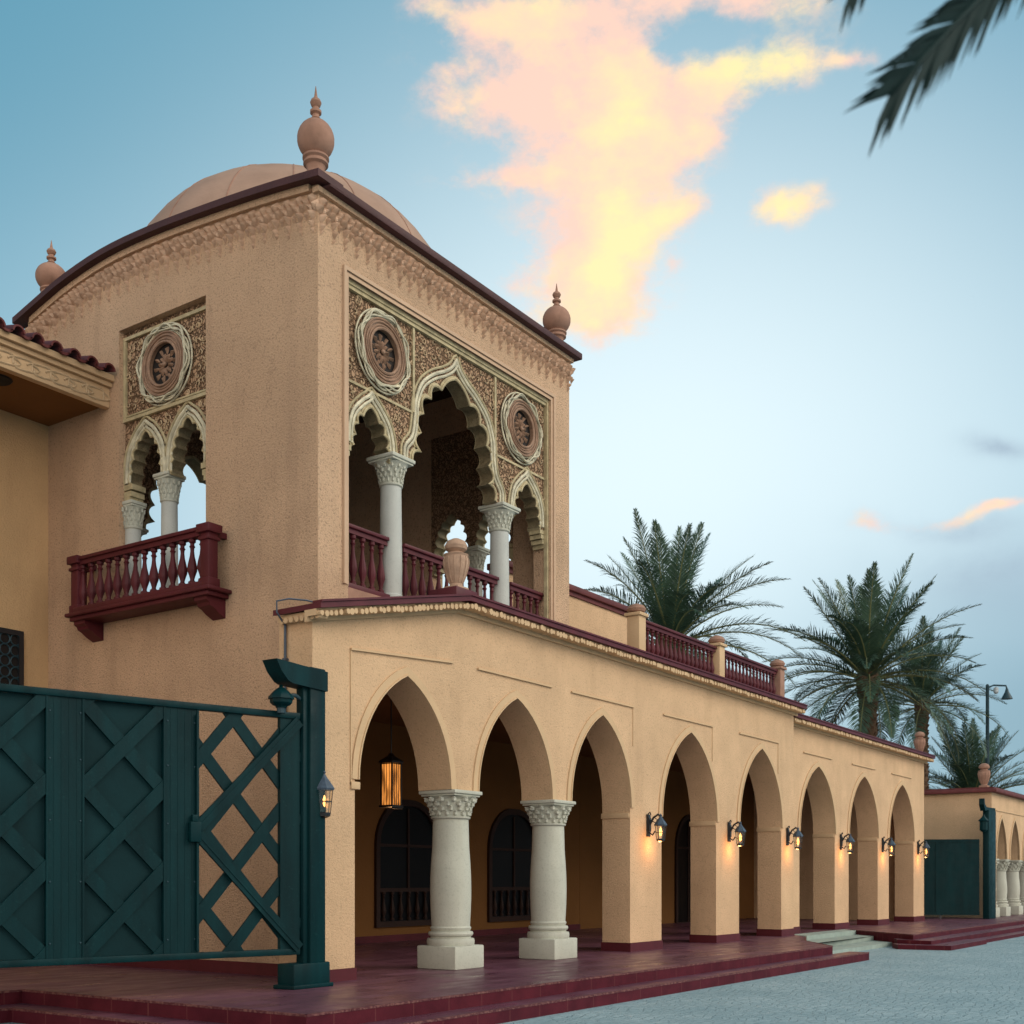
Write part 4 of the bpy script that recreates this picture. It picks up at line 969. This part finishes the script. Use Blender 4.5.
b.build('crown', 'near_frond', npm, sharp=180, open_=True)

# ------------------------------------------------------------------ green entrance gate
hinge = Vector((10.42, -.22, 0)); gd = Vector((-.960, .279, 0)).normalized(); gn = Vector((-gd.y, gd.x, 0)); gn = Vector((-.279, -.960, 0)).normalized()
gt = thing('entrance_gate', 'large dark green gate leaf with an open lattice panel, swung open before the tower', 'gate', (10.42, -.22, FL))
GT = lambda u, v, d: hinge + gd * u + gn * d + Vector((0, 0, v))
G0, G1, V0, V1 = .07, 4.75, .72, 3.60
b = MB().box(G0, G1, V1 - .045, V1 + .03, -.045, .055, GT, bev=.008).box(G0, G1, V0, V0 + .075, -.045, .055, GT, bev=.008)
b.box(G0, .33, V0 + .075, V1 - .045, -.035, .035, GT)
for a, c in ((1.36, 1.78), (2.66, 3.06), (3.95, 4.35), ):
    b.box(a, c, V0 + .075, V1 - .045, -.03, .03, GT)
    for u in (a, c - .022): b.box(u, u + .022, V0 + .075, V1 - .045, .03, .042, GT)
    for i in range(1, 5): b.box(a + (c - a) * i / 5 - .003, a + (c - a) * i / 5 + .003, V0 + .08, V1 - .05, .03, .033, GT)
b.build('gate_frame', 'gate', gt)
def clip(poly, x0, x1, y0, y1):
    for ax, lim, sg in ((0, x0, 1), (0, x1, -1), (1, y0, 1), (1, y1, -1)):
        out = []
        for i in range(len(poly)):
            a, c = poly[i - 1], poly[i]; fa, fc = sg * (a[ax] - lim) >= 0, sg * (c[ax] - lim) >= 0
            if fa != fc:
                t = (lim - a[ax]) / (c[ax] - a[ax]); out.append((a[0] + (c[0] - a[0]) * t, a[1] + (c[1] - a[1]) * t))
            if fc: out.append(c)
        poly = out
        if len(poly) < 3: return None
    return poly
def strip(p, q, w):
    d = Vector((q[0] - p[0], q[1] - p[1])).normalized(); n_ = Vector((-d.y, d.x)) * w / 2
    return [(p[0] + n_.x, p[1] + n_.y), (q[0] + n_.x, q[1] + n_.y), (q[0] - n_.x, q[1] - n_.y), (p[0] - n_.x, p[1] - n_.y)]
def lattice(u0, u1, slope, step, w_, phases, name, d0, d1, m='gate'):
    b = MB(); v0, v1 = V0 + .076, V1 - .046
    for sg, dd in ((1, 0), (-1, .012)):
        for k in range(-16, 22):
            uu = phases[0 if sg > 0 else 1] + k * step
            p = (uu, v0) ; q = (uu + sg * (v1 - v0) / slope, v1)
            e = Vector((q[0] - p[0], q[1] - p[1])).normalized() * .3
            P = clip(strip((p[0] - e.x, p[1] - e.y), (q[0] + e.x, q[1] + e.y), w_), u0, u1, v0, v1)
            if P: b.prism([P], d0 + dd, d1 + dd, GT)
    return b.build(name, m, gt)
lattice(.331, 1.359, 1.2, .74, .14, (.135, .225), 'lattice_panel', -.03, .004)
for a, c in ((1.781, 2.659), (3.061, 3.949)):
    mid = (a + c) / 2; o = lattice(a, c, 1.03, .88, .15, (mid - 2.22, mid + 2.22), 'cross_boards', -.02, .022)
    MB().box(a, c, V0 + .076, V1 - .046, -.034, -.021, GT).build('gate_sheet', 'gate_sheet', gt)
MB().box(4.351, 4.75, V0 + .076, V1 - .046, -.034, -.01, GT).build('gate_sheet', 'gate_sheet', gt)
b = MB()
for p, q in (((1.44, 2.16), (.09, 3.53)), ((1.44, 2.2), (.09, .80))): b.prism([strip(p, q, .13)], .036, .075, GT); b.prism([strip(p, q, .03)], .075, .083, GT)
b.build('brace', 'gate', gt)
b = MB().box(1.36, 1.49, 2.05, 2.28, .0431, .11, GT, bev=.01).box(1.39, 1.46, 2.28, 2.36, .05, .09, GT, bev=.01).box(1.375, 1.40, V0 + .1, V1 - .1, .043, .07, GT)
b.build('latch', 'gate', gt)
for u in (1.57, 2.86, 4.15):
    b = MB()
    for v in (.95, 1.6, 2.25, 2.9, 3.4):
        for du in (-.16, .16): b.ell((u + du, v, .034), .011, .011, .007, GT, 8, 4)
    b.build('bolt_heads', 'iron_teal', gt)
b = MB()
for v in (3.1, 2.35, 1.1): b.box(-.02, .10, v - .06, v + .06, -.03, .03, GT, bev=.01)
for v in (3.1, 2.35, 1.1): b.lathe([(.028, -.09), (.028, .09)], hinge.x - .0, hinge.y + .0, v, 10)
b.build('hinge', 'gate', gt)
# post
gp = thing('gate_post', 'tall dark green gate post with a pointed beam head, left of the first arch', 'gate post', (10.55, -.22, FL))
b = MB().box(10.44, 10.70, -.32, -.12, FL + .02, 4.2, bev=.01).box(10.36, 10.44, -.28, -.16, FL + .2, 3.96, bev=.006)
b.prism([[(9.86, 4.21), (9.94, 4.08), (10.05, 3.98), (10.12, 3.955), (10.72, 3.93), (10.72, 4.17)]], -.12, .12, front(-.22))
b.build('post', 'gate', gp)
MB().box(10.12, 10.74, -.36, -.08, FL, FL + .30, bev=.015).box(10.08, 10.76, -.4, -.05, FL, FL + .05, bev=.01).build('post_shoe', 'gate', gp)
gl = thing('gate_lantern', 'small dark green unlit lantern fixed to the gate post under its beam head', 'lantern', (10.05, -.22, 3.64))
b = MB().lathe([(.06, 0), (.07, .02), (.10, .03), (.13, .06), (.135, .10), (.155, .105), (.15, .13), (.09, .20), (.045, .235), (.02, .25), (.03, .262), (.005, .28)], 10.05, -.22, 3.66, 8).build('cap', 'gate', gl)
MB().tube([(10.15, -.22, 3.82), (10.28, -.22, 3.84), (10.38, -.22, 3.8)], .025, 8).lathe([(.05, 0), (.05, .08)], 10.05, -.22, 3.60, 8).build('arm', 'iron_teal', gl)
cp = thing('conduit_pipe', 'thin dark blue pipe running up the arcade side wall behind the gate post', 'pipe', (10.76, .44, 3.6))
MB().tube([(10.765, .44, 3.6), (10.765, .44, 4.86)], .018, 8).box(10.74, 10.80, .41, .47, 4.4, 4.43).build('pipe', 'bluecap', cp)
MB().tube([(10.765, .44, 4.84), (10.60, .42, 4.98), (10.60, .42, 5.12), (10.75, .36, 5.17), (11.0, .30, 5.19), (11.3, .28, 5.19)], .012, 6).build('cable', 'bluecap', cp)

# far green gate
fg = thing('distant_gate', 'plain dark green gate closing the gap before the distant arcade', 'gate', (41.4, -.8, FL))
p0 = Vector((41.45, -.75, 0)); fd = Vector((-.42, .907, 0)); fnn = Vector((-.907, -.42, 0))
FG = lambda u, v, d: p0 + fd * u + fnn * d + Vector((0, 0, v))
MB().box(0, 5.4, .48, 2.92, -.03, .03, FG).build('gate_leaf', 'gate', fg)
MB().box(0, 5.4, 2.88, 2.98, -.05, .05, FG).box(0, 5.4, .45, .55, -.05, .05, FG).box(1.3, 1.4, .55, 2.88, .03, .05, FG).box(2.7, 2.8, .55, 2.88, .03, .05, FG).build('gate_frame', 'gate', fg)
MB().box(1.2, 1.27, FL, .46, -.03, .03, FG).box(3.0, 3.07, FL, .46, -.03, .03, FG).build('drop_bolt', 'black', fg)
fp = thing('distant_gate_post', 'dark green post with curled head beside the distant arcade corner', 'gate post', (42.0, -.95, FL))
MB().box(41.5, 42.5, -1.05, -.85, FL, 3.95, bev=.02).prism([[(41.5, 3.95), (42.5, 3.95), (42.5, 4.05), (41.3, 4.03), (41.05, 4.12), (41.0, 4.3), (40.93, 4.3), (40.9, 4.1), (41.1, 3.9)]], -.08, .08, front(-.95)).build('post', 'gate', fp)
MB().lathe([(.05, 0), (.13, .08), (.13, .35), (.18, .38), (.06, .5), (.01, .6)], 41.2, -.95, 3.2, 8).box(41.2, 41.6, -.97, -.93, 3.55, 3.6).build('post_lantern', 'gate', fp)

# ------------------------------------------------------------------ lanterns
def wall_lantern(label, x, ywall, z, power=5, k=1.0):
    r = thing('wall_lantern', label, 'wall lantern', (x, ywall, z), 'lit lanterns along the arcade piers')
    W = lambda px_, py_, pz_: Vector((x + px_ * k, ywall + py_ * k, z + pz_ * k))
    b = MB().box(-.07, .07, -.025, -.003, -.20, .22, W, bev=.008)
    b.add([], []); b.box(-.045, .045, -.05, -.02, -.1, .16, W, bev=.006)
    b.tube([W(-.05, -.03, .16), W(-.09, -.05, .22), W(-.05, -.07, .26), W(0, -.06, .22)], .012, 5)
    b.tube([W(0, -.03, -.12), W(0, -.10, -.17), W(0, -.15, -.10)], .014, 6)
    b.build('backplate', 'black', r)
    MB().tube([W(0, -.04, .02), W(0, -.12, .16), W(0, -.22, .22), W(0, -.27, .17)], [.02 * k] * 4, 7).tube([W(0, -.04, .12), W(0, -.16, .06), W(0, -.2, .12), W(0, -.15, .15)], .010, 5).build('arm', 'black', r)
    cy = -.27
    TL = lambda a, b_, c: W(a, cy + b_, c)
    b = MB().lathe([(.118, -.02), (.125, 0), (.085, .06), (.055, .10), (.035, .13), (.02, .16), (.03, .175), (.005, .21)], 0, 0, .02, 6, T=TL)
    b.build('cap', 'bluecap', r)
    b = MB().lathe([(.035, -.05), (.075, -.03), (.082, 0), (.072, .012)], 0, 0, -.255, 6, T=TL)
    for i in range(6):
        a = 2 * PI * i / 6; b.tube([TL(.078 * math.cos(a), .078 * math.sin(a), -.25), TL(.106 * math.cos(a), .106 * math.sin(a), .01)], .006 * k, 4)
    b.lathe([(.092, 0), (.092, .012)], 0, 0, -.13, 6, T=TL)
    b.build('cage', 'black', r)
    MB().lathe([(.070, -.24), (.100, 0.0)], 0, 0, .0, 6, T=TL).build('glass', 'glass', r)
    MB().lathe([(.012, -.19), (.026, -.16), (.03, -.11), (.015, -.05), (.004, -.02)], 0, 0, 0, 10, T=TL).build('bulb', 'bulb', r)
    ld = bpy.data.lights.new('lantern_light', 'POINT'); ld.energy = power; ld.color = (1, .45, .15); ld.shadow_soft_size = .05
    lo = bpy.data.objects.new('lantern_light', ld); COL.objects.link(lo); lo.parent = r; lo.location = (0, cy * k + .03, -.36 * k)
    return r
ZL = 2.62
for x, y, lab in ((19.62, 0, 'lit black lantern on the wide pier right of the two stone columns'), (23.2, 0, 'lit black lantern on the second wide pier, between the fourth and fifth arches'),
                  (26.45, 0, 'lit black lantern on the corner pier where the taller arcade ends above the pale steps'), (30.95, WY, 'lit black lantern on the first inner pier of the lower wing'),
                  (34.5, WY, 'lit black lantern on the second inner pier of the lower wing'), (38.05, WY, 'lit black lantern on the last pier beside the far green gate')):
    wall_lantern(lab, x, y, ZL, 6.5, .98)
wall_lantern('lit lantern with blue-grey cap partly behind the green gate post', 10.68, 0, 2.72, 5, 1.12)
pl = thing('pendant_lantern', 'tall amber glass lantern hanging on a rod inside the first arch', 'pendant lantern', (15.59, 2.8, 4.9))
cx, cy = 15.59, 2.8
MB().lathe([(.01, 0), (.012, .05), (.15, .07), (.17, .11), (.17, .13)], cx, cy, 4.77, 20).tube([(cx, cy, 4.8), (cx, cy, 3.72)], .012, 6).build('rod', 'black', pl)
b = MB(); w_ = .12
for sx in (-1, 1):
    for sy in (-1, 1): b.box(cx + sx * w_ - .012, cx + sx * w_ + .012, cy + sy * w_ - .012, cy + sy * w_ + .012, 2.86, 3.66)
for z in (2.86, 3.62): b.box(cx - w_ - .03, cx + w_ + .03, cy - w_ - .03, cy + w_ + .03, z, z + .04, bev=.006)
b.lathe([(.2, 0), (.06, .09), (.03, .13)], cx, cy, 3.66, 4, rot=PI / 4)
for i in range(9): b.ell((cx - w_ + 2 * w_ * i / 8, cy - w_ - .02, 2.85), .014, .014, .02, seg=6, rings=4)
for i in (1, 2, 3):
    q = -w_ + 2 * w_ * i / 4; b.box(cx + q - .004, cx + q + .004, cy - w_ - .004, cy - w_ + .004, 2.9, 3.62); b.box(cx - w_ - .004, cx - w_ + .004, cy + q - .004, cy + q + .004, 2.9, 3.62)
b.build('frame', 'black', pl)
b = MB().box(cx - w_ + .01, cx + w_ - .01, cy - w_ + .01, cy + w_ - .01, 2.905, 3.6); b.build('glass', 'amber', pl)
ld = bpy.data.lights.new('pendant_light', 'POINT'); ld.energy = 9; ld.color = (1, .5, .2); ld.shadow_soft_size = .12
lo = bpy.data.objects.new('pendant_light', ld); COL.objects.link(lo); lo.parent = pl; lo.location = (0, 0, -2.25)

# ------------------------------------------------------------------ street lamp
lx, ly = 60.95, 3.45
sl = thing('street_lamp', 'slim dark teal street lamp with a short arm above the distant arcade roof', 'street lamp', (lx, ly, 0))
MB().lathe([(.16, 0), (.16, .5), (.11, .6), (.10, 5), (.08, 11.1), (.09, 11.12), (.04, 11.2)], lx, ly, -.02, 12).build('pole', 'iron_teal', sl)
ux, uy = .569, -.8225      # the arm reaches out over the paving
MB().tube([(lx, ly, 11.0), (lx + ux * .3, ly + uy * .3, 11.12), (lx + ux * .9, ly + uy * .9, 11.10), (lx + ux * .95, ly + uy * .95, 10.95)], .045, 6).build('arm', 'iron_teal', sl)
b = MB().lathe([(.27, 0), (.24, .08), (.10, .34), (.06, .5), (.02, .52)], lx + ux * .95, ly + uy * .95, 10.45, 14); b.build('lamp_head', 'iron_teal', sl)
MB().lathe([(.06, -.28), (.12, -.2), (.12, 0), (.05, .06)], lx + ux * .42, ly + uy * .42, 10.98, 12).build('sensor', 'lampwhite', sl)
